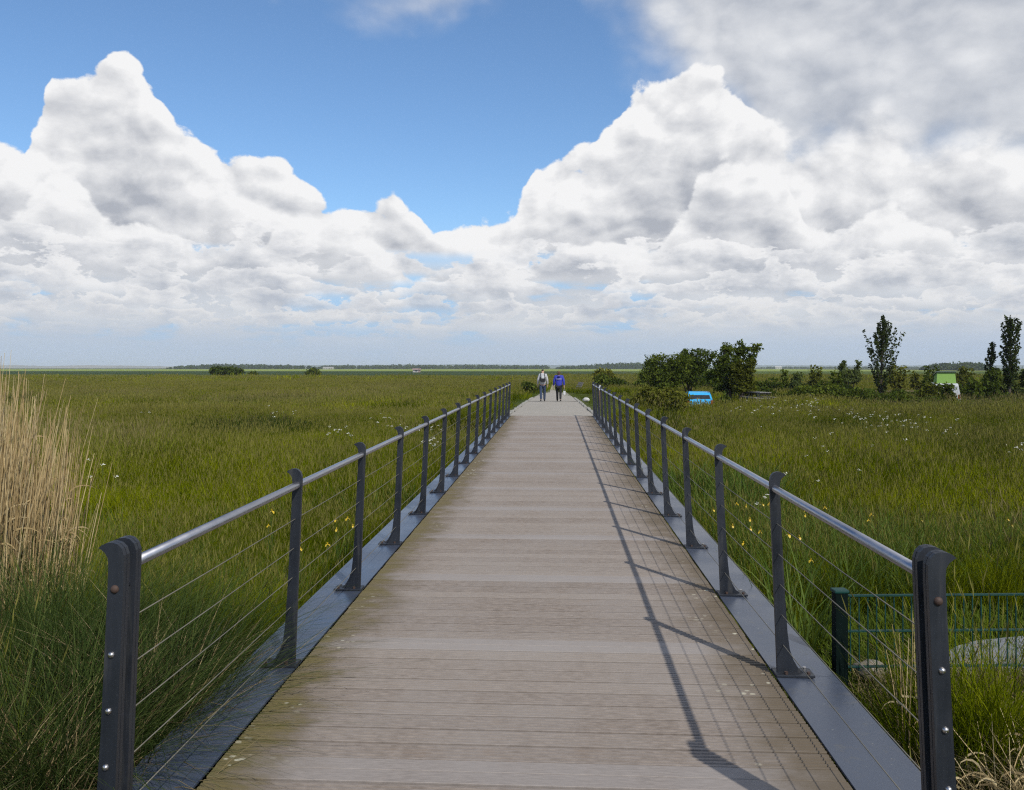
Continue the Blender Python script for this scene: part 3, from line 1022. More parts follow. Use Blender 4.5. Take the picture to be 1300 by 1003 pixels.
lawn = lambda x, y: (y > 26.5) & (y < 75) & (x > -(3.4 + 1.2 * np.sin(y * 0.3))) & (x < 6.0 + 1.0 * np.sin(y * 0.4))
wild = lambda x, y: ~lawn(x, y)
grow("near_grass", near_t, 4600, 1.6, 11.0, 1.0, "tall green meadow grass close to the boardwalk railings", wild)
grow("meadow_grass", mid_t, 17000, 10.0, 38.0, 1.0, "tall olive marsh grass with brown seed heads beside the boardwalk", wild)
grow("distant_grass", far_t, 30000, 36.0, 120.0, 1.0, "tall olive marsh grass stretching away past the path", lambda x, y: wild(x, y) & ~((x > 19) & (y > 50) & (y < 68)))
grow("far_grass", vfar_t, 16000, 115.0, 262.0, 1.0, "far marsh grass in front of the crop fields", lambda x, y: y < np.where(x < 0, 184, 215))
grow("lawn", lawn_t, 9000, 24.0, 78.0, 1.0, "short mown grass on both sides of the gravel path", lawn)
grow("reed_leaves", leaf_t, 3600, 4.5, 14.0, 1.0, "bright green broad leaved plants in the grass on the right", lambda x, y: (x > 1.8) & (lump(x, y, 0.8) > 0.36) & (y > 6.0))
grow("marsh_leaves", leaf_t, 900, 4.5, 13.0, 0.85, "broad green leaves in the grass left of the boardwalk", lambda x, y: (x < -1.7) & (x > -6.5) & (lump(x, y, 0.9) > 0.42) & (y > 5.2))


weed_t = [tuft_mesh("weed_tuft", M_WEED, gg, 70, 0.26, (0.35, 0.85), (0.012, 0.028), 0.35, 0.35, 4, heads=4, head_h=(0.5, 0.8), head_w=0.008, head_l=0.10) for _ in range(3)]
pale_t = [tuft_mesh("pale_tuft", M_PALEGRASS, gg, 70, 0.30, (0.40, 0.85), (0.006, 0.012), 0.3, 0.5, 3, heads=16, head_h=(0.6, 0.95), head_w=0.007, head_l=0.14) for _ in range(3)]
patchy = lambda f, lim, ph: (lambda x, y: wild(x, y) & (lump(x + ph, y * 0.6 - ph, f) + 0.18 * lump(x, y, 2.1) > lim) & (y > 6.5) & ~((x > 3.5) & (y > 44)))
grow("dark_weeds", weed_t, 9000, 6.5, 60.0, 1.0, "dark leafy weeds standing in patches through the meadow", lambda x, y: patchy(0.45, 0.95, 3.0)(x, y) & (y > 11))
grow("pale_grass", pale_t, 14000, 6.5, 70.0, 1.0, "pale yellow green grass in patches through the meadow", patchy(0.33, 0.78, 40.0))
# short turf around the footpath beyond the fence
tx_, ty_ = gg.uniform(1.7, 9.0, 900), gg.uniform(4.6, 8.0, 900)
tag(scatter("short_turf", lawn_t, np.stack([tx_, ty_, ground_z(tx_, ty_) - 0.01], -1), gg.uniform(0, 6.28, 900), gg.uniform(0.5, 1.1, 900), gg.integers(0, 3, 900)), "short turf around the pale footpath behind the green fence", "grass", kind='stuff')


def dry_patch(name, n, x0, x1, y0, y1, sc, mat_, label, hh=(0.12, 0.34), lean=1.0):
    me = [tuft_mesh(name + "_tuft", mat_, gg, 60, 0.16, hh, (0.004, 0.008), lean, 0.9, 4) for _ in range(3)]
    x, y = gg.uniform(x0, x1, n), gg.uniform(y0, y1, n)
    k = np.abs(x) > 1.62
    x, y = x[k], y[k]
    P_ = np.stack([x, y, ground_z(x, y) - 0.02], -1)
    return tag(scatter(name, me, P_, gg.uniform(0, 6.28, len(x)), sc * gg.uniform(0.7, 1.3, len(x)), gg.integers(0, 3, len(x)), 0.1), label, "grass", kind='stuff')


dry_patch("dry_grass", 210, 1.66, 4.6, 2.9, 5.4, 1.0, M_STRAW, "flattened dry straw coloured grass by the green fence")
dry_patch("fence_weeds", 70, 1.75, 5.2, 2.9, 5.6, 1.0, M_SEDGE, "low green weeds growing through the dry grass by the fence", (0.10, 0.30), 0.6)
dry_patch("dead_grass", 60, -2.35, -1.66, 2.9, 4.6, 1.2, M_STRAW, "dead brown grass behind the cables on the left", (0.2, 0.5), 0.8)


# ------------------------------------------------------------------ sedge tussocks, reeds
def tussock(label, x, y, n, h, rad, seed, mat_=M_SEDGE, lean=0.55, bend=1.0, w=(0.003, 0.0065), cat="sedge", name="sedge_tussock", group=None, centre=1.0, dry=0):
    g = np.random.default_rng(seed)
    root = empty(name, (x, y, float(ground_z(x, y)) - 0.04))
    tag(root, label, cat, group)
    v, f, r_, h_ = blades(g, n, rad, h, w, lean, bend, 7, centre=centre)
    obj("blades", mesh_of("blades", v, f, mat_, attrs={'r': r_, 'h': h_}), root)
    if dry:
        v, f, r_, h_ = blades(g, dry, rad * 1.1, (h[0] * 0.5, h[1] * 0.75), w, lean * 1.1, bend, 5)
        obj("dead_blades", mesh_of("dead_blades", v, f, M_STRAW, attrs={'r': r_, 'h': h_}), root)
    return root


SG = "arching sedge tussocks around the left end post"
for lab, px, Y, n_, h_, rd, sd, dr in (
        ("large dark sedge tussock in the bottom left corner", 28, 3.3, 1000, (0.60, 1.10), 0.28, 1, 100),
        ("dark sedge tussock just left of the left end post", 104, 3.5, 900, (0.55, 1.05), 0.26, 7, 120),
        ("dark sedge tussock right behind the left end post", 200, 4.1, 1000, (0.55, 1.08), 0.26, 2, 220),
        ("sedge tussock at the foot of the tan reeds", 92, 4.8, 1200, (0.75, 1.35), 0.36, 3, 60),
        ("sedge tussock at the left picture edge below the reeds", 10, 4.4, 1200, (0.75, 1.36), 0.36, 4, 60),
        ("small sedge tussock leaning over the steel edge plate on the left", 240, 3.75, 420, (0.32, 0.60), 0.15, 5, 260),
        ("sedge tussock between the reeds and the first left post", 185, 5.0, 900, (0.50, 1.05), 0.34, 6, 40),
        ("sedge tussock low in front of the left end post", 80, 2.7, 500, (0.40, 0.75), 0.2, 8, 120)):
    tx = at(px, 467, Y)
    tussock(lab, tx.x, Y, n_, h_, rd, sd, group=SG, dry=dr)
tx = at(212, 467, 3.55)
tussock("tan dry tussock behind the cables right of the left end post", tx.x, 3.55, 420, (0.40, 0.78), 0.16, 15, M_DEAD, lean=0.30, bend=0.6, cat="grass tussock", name="grass_tussock")
tx = at(262, 467, 3.75)
tussock("small tan dry tussock against the left steel edge plate", tx.x - 0.05, 3.7, 240, (0.25, 0.45), 0.13, 16, M_DEAD, lean=0.5, bend=0.8, cat="grass tussock", name="grass_tussock")
tussock("brown half dead tussock beside the right end post", 1.98, 3.55, 260, (0.25, 0.5), 0.2, 9, M_STRAW, cat="grass tussock", name="grass_tussock", dry=80)


def reed_clump(label, x, y, w_, d_, n, hh, seed, lean=0.07, leaves=200, thick=0.0052, feather=True):
    g = np.random.default_rng(seed)
    root = empty("reed_clump", (x, y, float(ground_z(x, y)) - 0.03))
    tag(root, label, "reeds", "dry reed clumps")
    st, rr, lf = MB(), [], []
    V, F_, Rr = [], [], []
    b = 0
    for i in range(n):
        bx, by = g.uniform(-w_, w_), g.uniform(-d_, d_)
        h = g.uniform(*hh) * (1.0 - 0.30 * max(0, bx / w_) ** 3)
        if g.uniform() < 0.05: h *= 1.12
        lx, ly = g.normal(0.03, lean) + 0.06 * bx / w_, g.normal(0, lean)
        r0 = thick * g.uniform(0.6, 1.25)
        r_ = g.uniform()
        sway = g.normal(0, 0.05)
        for k in range(5):
            t_ = k / 4
            cx, cy, cz = bx + (lx * t_ + sway * t_ * t_) * h, by + ly * h * t_, h * t_
            rad = r0 * (1 - 0.72 * t_)
            for q in range(3):
                an = q * 2.094 + i
                V.append((cx + rad * math.cos(an), cy + rad * math.sin(an), cz)); Rr.append(r_)
        for k in range(4):
            for q in range(3):
                q2 = (q + 1) % 3
                F_.append((b + k * 3 + q, b + k * 3 + q2, b + (k + 1) * 3 + q2, b + (k + 1) * 3 + q))
        lf.append((bx + lx * h * 0.5, by + ly * h * 0.5, h))
        b += 15
    obj("stalks", mesh_of("stalks", V, F_, M_DRY, attrs={'r': Rr}), root)
    V, F_, Rr, b = [], [], [], 0
    for i in range(leaves):                                   # curled dead leaves hanging off the stalks
        sx, sy, sh = lf[g.integers(0, len(lf))]
        z0 = sh * g.uniform(0.12, 0.80)
        an = g.uniform(0, 6.28); L_ = g.uniform(0.12, 0.34); cur = g.uniform(0.5, 2.6); el = g.uniform(0.0, 1.2)
        p0 = np.array([sx, sy, z0]); d = np.array([math.cos(an), math.sin(an), 0.0]); r_ = g.uniform(0.3, 1)
        for k in range(7):
            t_ = k / 6
            a2 = el - cur * t_ * 1.6
            V += [tuple(p0 + np.array([0, 0, 0.0075 * (1 - t_)])), tuple(p0 - np.array([0, 0, 0.0075 * (1 - t_)]))]
            Rr += [r_, r_]
            p0 = p0 + (d * math.cos(a2) + np.array([0, 0, math.sin(a2)])) * (L_ / 6)
            d = np.array([math.cos(an + t_ * 0.8), math.sin(an + t_ * 0.8), 0.0])
        for k in range(6):
            F_.append((b + 2 * k, b + 2 * k + 1, b + 2 * k + 3, b + 2 * k + 2))
        b += 14
    obj("leaves", mesh_of("leaves", V, F_, M_DRY, attrs={'r': Rr}), root)
    return root


reed_clump("tall stand of dry tan reeds at the left picture edge", -4.56, 5.9, 0.86, 0.50, 2000, (1.50, 2.22), 31, leaves=1500, lean=0.04, thick=0.0066)
reed_clump("few thin dry reed stalks beside the green fence", 2.02, 4.45, 0.10, 0.16, 26, (0.55, 0.92), 32, lean=0.05, leaves=16, thick=0.0038)
reed_clump("bent dry reed stems on the ground right of the end post", 2.30, 3.95, 0.22, 0.12, 18, (0.25, 0.45), 33, lean=0.55, leaves=26, thick=0.004)


# ------------------------------------------------------------------ flowers
M_YELLOW = simple("yellow_petal", (0.58, 0.40, 0.02), 0.5, var=0.15)
M_WHITE = simple("white_petal", (0.58, 0.57, 0.50), 0.6, var=0.1)
M_STEM = simple("green_stem", (0.06, 0.10, 0.02), 0.6)


def iris(seed):
    g = np.random.default_rng(seed)
    root = empty("yellow_iris", (0, 0, 0))
    v, f, r_, h_ = blades(g, 9, 0.05, (0.45, 0.80), (0.014, 0.024), 0.18, 0.25, 5)
    obj("leaves", mesh_of("leaves", v, f, M_IRIS, attrs={'r': r_, 'h': h_}), root)
    H_ = 0.80
    MB().tube([(0, 0, 0), (0.01, 0.01, H_ * 0.5), (0.02, 0.0, H_)], [0.005, 0.0045, 0.004], 5).build("stem", M_STEM, root)
    fl_ = MB()
    for k in range(3):                                         # three hanging falls, three upright standards
        a = k * 2.094
        for up_, L_, wd in ((False, 0.060, 0.026), (True, 0.035, 0.011)):
            aa = a + (1.047 if up_ else 0)
            d = Vector((math.cos(aa), math.sin(aa), 0)); s_ = Vector((-d.y, d.x, 0))
            pts = []
            for j, t_ in enumerate((0, 0.35, 0.7, 1.0)):
                z = (0.03 * t_ * 2 if up_ else 0.028 * math.sin(t_ * 2.4) - 0.05 * t_ * t_)
                c_ = Vector((0.02, 0, H_)) + d * (L_ * t_ * (0.5 if up_ else 1)) + Vector((0, 0, z))
                ww = wd * (0.35, 0.8, 1.0, 0.45)[j]
                pts += [c_ + s_ * ww, c_ - s_ * ww]
            fl_.add(pts, [(0, 1, 3, 2), (2, 3, 5, 4), (4, 5, 7, 6)])
    fl_.build("flower", M_YELLOW, root)
    return root


IR = "yellow flag irises in the grass"
protos = [iris(41), iris(42), iris(43)]
gi2 = random.Random(9)
spots_r = [(905, 648), (918, 652), (936, 640), (948, 643), (952, 660), (968, 641), (978, 640), (930, 668), (944, 690), (952, 672), (965, 676), (1022, 649), (1023, 655), (1056, 665), (1103, 661),
           (1105, 654), (1170, 661), (1279, 660), (1286, 667), (1014, 683), (1030, 712), (1048, 645), (985, 662), (1000, 680)]
spots_l = [(345, 650), (341, 668), (376, 690), (381, 697), (427, 661), (440, 659), (428, 673), (416, 692), (455, 655), (448, 668), (380, 686)]
used = [False] * 3
for side, spots in (("right", spots_r), ("left", spots_l)):
    for i, (px, py) in enumerate(spots):
        zt = gi2.uniform(-0.02, 0.14)                           # flower height above datum
        v = at(px, py, 10.0) - CAM
        k = (zt - CAM.z) / v.z
        p_ = CAM + v * k
        q = i % 3
        o = protos[q] if not used[q] else copy_tree(protos[q])
        used[q] = True
        s_ = gi2.uniform(0.34, 0.52)
        o.scale = (s_, s_, s_)
        o.location = (p_.x, p_.y, zt - 0.80 * s_)
        o.rotation_euler = (0, 0, gi2.uniform(0, 6.28))
        marks = [(1180, "in the reeds beyond the right end post"), (990, "seen between the right end post and the next post"), (920, "seen between the second and third right posts"), (0, "seen beyond the third right post")] if side == "right" else [
            (512, "seen beyond the third left post"), (455, "seen between the second and third left posts"), (372, "seen between the first and second single left posts"), (0, "seen between the left end post and the next post")]
        where = next(w for lim, w in marks if px >= lim)
        tag(o, "yellow flag iris in the grass " + where, "flower", "yellow flag irises " + where)


def daisy(seed):
    g = random.Random(seed)
    root = empty("white_flower", (0, 0, 0))
    hd = MB()
    for k in range(5):                                          # loose head of small white discs
        cx, cy = g.uniform(-0.045, 0.045), g.uniform(-0.045, 0.045)
        c_ = Vector((cx, cy, 0.62 + g.uniform(-0.03, 0.03)))
        rr = g.uniform(0.014, 0.026)
        n_ = Vector((g.uniform(-0.4, 0.4), g.uniform(-0.9, 0.1), 1)).normalized()
        a = n_.orthogonal().normalized(); b = n_.cross(a)
        ring = [c_ + (a * math.cos(w) + b * math.sin(w)) * rr * (1 if j % 2 else 0.75) for j, w in enumerate([m * math.pi / 5 for m in range(10)])]
        hd.add(ring + [c_ + n_ * 0.006], [(j, (j + 1) % 10, 10) for j in range(10)])
    hd.build("flower_head", M_WHITE, root)
    MB().tube([(0, 0, 0), (0.01, 0, 0.35), (0, 0, 0.61)], 0.003, 4).build("stem", M_STEM, root)
    return root


WF = "white flowers scattered in the meadow"
dp = [daisy(51), daisy(52), daisy(53)]
used = [False] * 3
gw = random.Random(12)
clusters = [(1122, 531, 26, 8, 34), (1035, 515, 10, 8, 20), (1020, 512, 14, 6, 10), (1075, 523, 12, 5, 8), (1150, 540, 30, 10, 14), (1205, 545, 14, 10, 6), (965, 518, 14, 4, 8), (980, 515, 16, 5, 7), (1283, 567, 8, 4, 5),
            (1100, 560, 60, 25, 8), (350, 523, 14, 6, 9), (428, 545, 10, 6, 10), (488, 533, 10, 6, 10), (548, 560, 12, 8, 10), (555, 545, 6, 3, 4), (520, 545, 25, 6, 5), (190, 522, 10, 3, 4), (135, 600, 18, 10, 4),
            (985, 540, 40, 20, 6), (877, 508, 14, 3, 6), (933, 519, 12, 3, 5), (1060, 600, 60, 30, 5)]
places = ["in the large drift left of the camper van", "in the drift below the pale round bush", "at the edge of the drift below the pale round bush", "in the gap between the two right hand drifts", "trailing right of the large drift",
          "in the loose row below the camper van", "in the row in front of the picnic table", "just right of the picnic table in the grass", "alone at the right picture edge", "in the open grass below the large drift",
          "in the far left meadow between reeds and railing", "above the first single left post", "beyond the second left post", "beside the fourth left post", "near the far half of the left railing", "in the left meadow between the white clumps",
          "far out above the tan reeds", "beside the tan reeds", "in the grass right of the far railing half", "in front of the yellow green shrub", "between the shrub and the picnic table", "in the near grass above the right handrail"]
for (cx, cy, sx, sy, n), where in zip(clusters, places):
    side = "right" if cx > 700 else "left"
    for j in range(n):
        px, py = gw.gauss(cx, sx * 0.8), gw.gauss(cy, sy * 0.7)
        zt = gw.uniform(-0.12, 0.02)
        v = at(px, py, 10.0) - CAM
        if v.z > -0.2: continue
        p_ = CAM + v * ((zt - CAM.z) / v.z)
        if p_.y < 4 or abs(p_.x) < 1.8: continue
        q = gw.randrange(3)
        o = dp[q] if not used[q] else copy_tree(dp[q])
        used[q] = True
        s_ = gw.uniform(0.42, 0.82) * (1.0 + p_.y * 0.008)
        o.location = (p_.x, p_.y, zt - 0.62 * s_)
        o.scale = (s_, s_, s_)
        o.rotation_euler = (0, 0, gw.uniform(-0.8, 0.8))
        tag(o, "small white flower " + where, "flower", "white flowers " + where)

# ------------------------------------------------------------------ green mesh fence, slab
M_GREEN = simple("green_coating", (0.005, 0.042, 0.036), 0.55, var=0.2, spec=0.3)
M_GREENDARK = simple("dark_green_post", (0.002, 0.007, 0.006), 0.7, var=0.2, spec=0.1)
f0, f1 = at(1066, 755, 4.74), at(1400, 747, 4.86)
fdir = Vector((f1.x - f0.x, f1.y - f0.y, 0)); flen = fdir.length + 0.6; fang = math.atan2(fdir.y, fdir.x)
fence = empty("mesh_fence", (f0.x, f0.y, f0.z - 0.86), (0, 0, fang))
tag(fence, "low dark green metal mesh fence behind the right end post", "fence")
for x in (0.0, 2.0):
    po = MB().box((x - 0.035, -0.03, -0.15), (x + 0.035, 0.03, 0.875)).build("post", M_GREENDARK, fence, bevel=0.004)
    MB().box((x - 0.041, -0.036, 0.875), (x + 0.041, 0.036, 0.892)).build("cap", M_GREEN, po, bevel=0.005)
x = 0.06
while x < flen:
    MB().box((x - 0.0028, -0.0028, 0.43), (x + 0.0028, 0.0028, 0.858)).build("upright_wire", M_GREEN, fence)
    x += 0.05
for z in (0.455, 0.655, 0.855):
    for dy_ in (-0.0072, 0.0072):
        MB().box((0.036, dy_ - 0.004, z - 0.004), (flen, dy_ + 0.004, z + 0.004)).build("cross_bar", M_GREEN, fence)
# pale concrete footpath beyond the fence
M_SLAB = simple("pale_concrete", (0.20, 0.208, 0.22), 0.85, var=0.25, scale=3.0)
zs = -0.33
out_ = []
for px, py in ((1195, 846), (1200, 828), (1215, 820), (1240, 813), (1270, 810), (1310, 806), (1400, 800), (1500, 797), (1500, 846), (1400, 848), (1300, 848)):
    v = at(px, py, 10.0) - CAM
    q = CAM + v * ((zs - CAM.z) / v.z)
    out_.append((q.x, q.y))
n = len(out_)
slab = obj("footpath", mesh_of("footpath", [(x, y, zs) for x, y in out_] + [(x, y, zs - 0.25) for x, y in out_], [tuple(range(n - 1, -1, -1))] + [(i, (i + 1) % n, (i + 1) % n + n, i + n) for i in range(n)], M_SLAB))
tag(slab, "pale concrete footpath with a rounded end behind the green fence", kind='structure')


def boulder(label, p_, r, seed, mat_, flat=0.6, name="boulder"):
    bm = bmesh.new()
    bmesh.ops.create_icosphere(bm, subdivisions=3, radius=1.0)
    for v in bm.verts:
        d = v.co.normalized()
        k = 1 + 0.28 * mnoise.noise(d * 1.6 + Vector((seed, 0, 0))) + 0.10 * mnoise.noise(d * 4.5 + Vector((0, seed, 0)))
        v.co = Vector((d.x * k * r[0], d.y * k * r[1], d.z * k * r[2]))
    me = bpy.data.meshes.new(name); bm.to_mesh(me); bm.free()
    me.materials.append(mat_)
    me.polygons.foreach_set('use_smooth', np.ones(len(me.polygons), dtype=bool))
    return tag(obj(name, me, None, p_), label, "stone")


M_STONE = simple("pale_stone", (0.24, 0.21, 0.165), 0.9, var=0.35, scale=9.0)
q = at(1107, 842, 5.6)
boulder("pale stone low behind the green fence post", (q.x, q.y, q.z - 0.05), (0.11, 0.10, 0.06), 3.3, M_STONE)
q = at(744, 508, 42.0)
boulder("small pale boulder on the lawn right of the gravel path", (q.x, q.y, q.z + 0.02), (0.17, 0.16, 0.11), 7.7, simple("white_stone", (0.50, 0.49, 0.46), 0.9))


# ------------------------------------------------------------------ trees and bushes
def shrub(name, label, px, ptop, Y, width_px, mat_, n, leaf, seed, base=None, lobes=5, group=None, spiky=0.0, cat="bush", flat=1.0, depth=0.8, stem=True):
    """rounded leafy bush: clumps of leaf-sized faces over an uneven crown, on a few bare stems"""
    g = np.random.default_rng(seed)
    s = Y / F_PX
    c_ = at(px, 467, Y)
    zg = float(ground_z(c_.x, Y)) if base is None else base
    ztop = at(px, ptop, Y).z
    H_ = ztop - zg
    Wd = width_px * s * 0.5
    root = empty(name, (c_.x, Y, zg))
    tag(root, label, cat, group)
    C_, Rr = [], []
    clumps = []
    L = [(g.uniform(-0.62, 0.62) * Wd, g.uniform(-0.5, 0.5) * Wd * depth, H_ * g.uniform(0.34, 0.66), Wd * g.uniform(0.24, 0.44), H_ * g.uniform(0.18, 0.34)) for _ in range(lobes)]
    L.append((0, 0, H_ * 0.40, Wd * 0.62, H_ * 0.36))
    for (lx, ly, lz, rw, rh) in L:
        m = max(10, int(34 * rw / Wd * 2))
        for _ in range(m):
            d = g.normal(0, 1, 3); d /= np.linalg.norm(d)
            if d[2] < -0.35: d[2] *= -0.5
            k = g.uniform(0.55, 1.05)
            clumps.append(np.array([lx + d[0] * rw * k, ly + d[1] * rw * k * depth, lz + d[2] * rh * k]))
    if spiky > 0:
        for _ in range(int(14 * spiky)):
            bx = g.uniform(-0.8, 0.8) * Wd
            for t_ in np.linspace(0, 1, 6):
                clumps.append(np.array([bx + t_ * 0.07 * H_ * spiky + g.normal(0, 0.02), g.uniform(-0.3, 0.3) * Wd * depth, H_ * (0.62 + 0.46 * t_ * g.uniform(0.7, 1.0))]))
    clumps = np.array(clumps)
    clumps[:, 2] *= np.where(clumps[:, 2] > H_ * 0.5, 1.0, 1.0) * min(1.0, H_ / (clumps[:, 2].max() + 0.05 * H_))
    per = max(4, n // len(clumps))
    sg = np.maximum(0.075 * min(Wd, H_), leaf * 0.8)
    Cx = (clumps[:, None, :] + g.normal(0, 1, (len(clumps), per, 3)) * sg * np.array([1, 1, 0.75])).reshape(-1, 3)
    cr = np.repeat(g.uniform(0, 1, len(clumps)), per)
    Cx[:, 2] = np.maximum(Cx[:, 2], 0.05)
    obj("crown", leaves_mesh("crown", Cx, leaf, mat_, g, r_=np.clip(cr * 0.65 + g.uniform(0, 0.35, len(cr)), 0, 1)), root)
    if stem:
        tr = MB()
        for _ in range(6):
            e = clumps[g.integers(0, len(clumps))]
            b = np.array([g.uniform(-0.2, 0.2) * Wd, g.uniform(-0.15, 0.15) * Wd, -0.1])
            mid_ = (b + e) * 0.5 + np.array([0, 0, 0.12 * H_])
            tr.tube([b, mid_, e], [0.035 * H_ ** 0.5, 0.022 * H_ ** 0.5, 0.008], 5)
        tr.build("trunk", M_BARK, root)
    return root


def poplar(label, px, ptop, Y, width_px, seed, n_br=34, lean=0.05, prof=None, leaf=0.13, per=34, first=0.16, group="upright poplar trees"):
    """upswept branches each carrying its own tuft of leaves"""
    g = np.random.default_rng(seed)
    c_ = at(px, 467, Y)
    zg = float(ground_z(c_.x, Y))
    H_ = at(px, ptop, Y).z - zg
    Wd = width_px * Y / F_PX * 0.5
    root = empty("poplar_tree", (c_.x, Y, zg))
    tag(root, label, "tree", group)
    tr = MB()
    xs = lambda t_: lean * H_ * t_ * t_
    tr.tube([(xs(t_), 0, H_ * t_) for t_ in np.linspace(0, 0.97, 9)], [0.11 * (1 - 0.93 * t_) * H_ / 7 + 0.01 for t_ in np.linspace(0, 0.97, 9)], 7)
    C_, Rr = [], []
    prof = prof or (lambda t_: 1.0 if t_ < 0.55 else max(0.2, 1.0 - (t_ - 0.55) * 1.7))
    for i in range(n_br):
        t0 = first + (0.90 - first) * (i / n_br) ** 1.15
        an = i * 2.4 + g.uniform(-0.3, 0.3)
        reach = Wd * prof(t0) * g.uniform(0.65, 1.1)
        rise = reach * g.uniform(1.3, 2.1) + 0.03 * H_
        b = np.array([xs(t0), 0, H_ * t0])
        e = b + np.array([math.cos(an) * reach + 0.05 * rise, math.sin(an) * reach, min(rise, H_ * 1.0 - H_ * t0)])
        m = b + (e - b) * 0.5 + np.array([math.cos(an), math.sin(an), 0]) * reach * 0.16
        tr.tube([b, m, e], [0.028, 0.018, 0.006], 4)
        cr = g.uniform(0, 1)
        for t_ in np.linspace(0.22, 1.0, 6):
            q = (1 - t_) ** 2 * b + 2 * t_ * (1 - t_) * m + t_ * t_ * e
            C_.append(q + g.normal(0, 1, (per // 6 + 2, 3)) * np.array([0.085, 0.085, 0.16]) * (1.25 - 0.55 * t_) * (H_ / 7))
            Rr.append(np.clip(cr * 0.5 + g.uniform(0, 0.5, per // 6 + 2), 0, 1))
    C_.append(np.stack([xs(0.95) + g.normal(0, 0.05, 30), g.normal(0, 0.05, 30), H_ * g.uniform(0.86, 1.0, 30)], -1)); Rr.append(g.uniform(0, 1, 30))
    obj("crown", leaves_mesh("crown", np.concatenate(C_), leaf, M_POPLAR, g, r_=np.concatenate(Rr)), root)
    tr.build("trunk", M_BARK, root)
    return root


# thicket on the right and the shrubs around it
shrub("bush", "dark green bushy thicket left of the blue car", 840, 449, 60, 70, M_BUSH, 11000, 0.105, 61, spiky=2.6, lobes=9)
shrub("bush", "dark bush with thin upright shoots behind the blue car", 872, 442, 62, 54, M_BUSH, 7000, 0.105, 62, spiky=3.2, lobes=7)
shrub("bush", "tall dark bush with a pointed top right of the blue car", 924, 431, 54, 56, M_BUSH, 11000, 0.10, 63, spiky=2.4, lobes=9)
shrub("bush", "olive green bush low on the right side of the thicket", 942, 456, 53, 34, M_OLIVE, 5000, 0.12, 64, lobes=5, spiky=0.8)
shrub("bush", "low dark bush in front of the right half of the blue car", 918, 494, 49, 16, M_BUSH, 1200, 0.11, 72, lobes=3)
shrub("bush", "low yellow green shrub in front of the thicket", 838, 486, 38, 84, M_WILLOW, 20000, 0.10, 65, lobes=14, depth=0.8)
shrub("bush", "round yellow willow bush beyond the boulder", 766, 463, 92, 34, M_WILLOW, 3000, 0.20, 66)
shrub("bush", "small dark bush beside the path behind the people", 674, 484, 75, 24, M_BUSH, 1200, 0.16, 67, lobes=3)
shrub("bush", "small dark bush in the meadow left of the boardwalk", 508, 500, 62, 34, M_BUSH, 1300, 0.16, 68, lobes=3)
shrub("bush", "long dark bush standing alone far left in the marsh", 287, 466, 185, 44, M_BUSH, 3500, 0.42, 69, lobes=6, depth=0.4)
shrub("bush", "small bush just right of the long far bush", 322, 471.5, 190, 14, M_BUSH, 900, 0.36, 70, lobes=3)
shrub("bush", "single round dark bush far out in the left marsh", 399, 467, 190, 18, M_BUSH, 1500, 0.40, 71, lobes=3)
SR = "shrubs along the hedge on the right"
for lab, px, pt, Y, w_, m_, n_, sd in (
        ("small olive shrub left of the pale round bush", 1033, 464, 78, 16, M_OLIVE, 1100, 81),
        ("thin dark shrub between the picnic table and the pale round bush", 996, 468, 76, 12, M_BUSH, 700, 82),
        ("brownish loose shrub over the hedge right of the thicket", 1012, 472, 74, 24, M_PALE, 1100, 83),
        ("pale green round bush left of the tall dark poplar", 1078, 457, 88, 42, M_PALE, 3200, 84),
        ("dark narrow shrub in front of the pale round bush", 1061, 471, 68, 15, M_BUSH, 1000, 85),
        ("yellow green shrub right of the tall dark poplar", 1140, 463, 82, 26, M_WILLOW, 1600, 86),
        ("olive bush behind the left side of the camper van", 1183, 464, 76, 26, M_BUSH, 1500, 87),
        ("yellow bush behind the right side of the camper van", 1222, 466, 80, 34, M_OLIVE, 2000, 88),
        ("dark round bush right of the camper van", 1238, 479, 60, 16, M_BUSH, 1200, 89),
        ("olive bush under the far right poplar", 1282, 466, 68, 60, M_PALE, 3200, 90),
        ("dark bush at the foot of the thin poplar", 1258, 466, 66, 22, M_BUSH, 1500, 91),
        ("small yellow shrub over the hedge near the camper van", 1165, 473, 84, 20, M_WILLOW, 1000, 92),
        ("low dark bush in front of the camper van", 1199, 487, 55, 22, M_BUSH, 1800, 93),
        ("low olive scrub left of the camper van", 1178, 487, 54, 26, M_OLIVE, 1200, 94)):
    shrub("shrub", lab, px, pt, Y, w_, m_, n_, 0.17, sd, lobes=4, group=SR, spiky=0.4)

poplar("tall dark poplar with upswept branches standing alone by the hedge", 1118, 403, 70, 46, 101, n_br=42,
       per=54, prof=lambda t_: float(np.interp(t_, [0.1, 0.2, 0.32, 0.45, 0.6, 0.75, 1.0], [0.35, 0.75, 1.0, 0.9, 0.55, 0.35, 0.12])), first=0.10)
poplar("narrow dense poplar at the far right edge", 1281, 402, 66, 24, 102, n_br=44, lean=0.04, per=46,
       prof=lambda t_: float(np.interp(t_, [0.1, 0.3, 0.6, 0.85, 1.0], [0.5, 0.8, 1.0, 0.7, 0.3])), first=0.2)
poplar("thin young poplar left of the dense poplar", 1256, 434, 67, 16, 103, n_br=12, per=30, first=0.45)


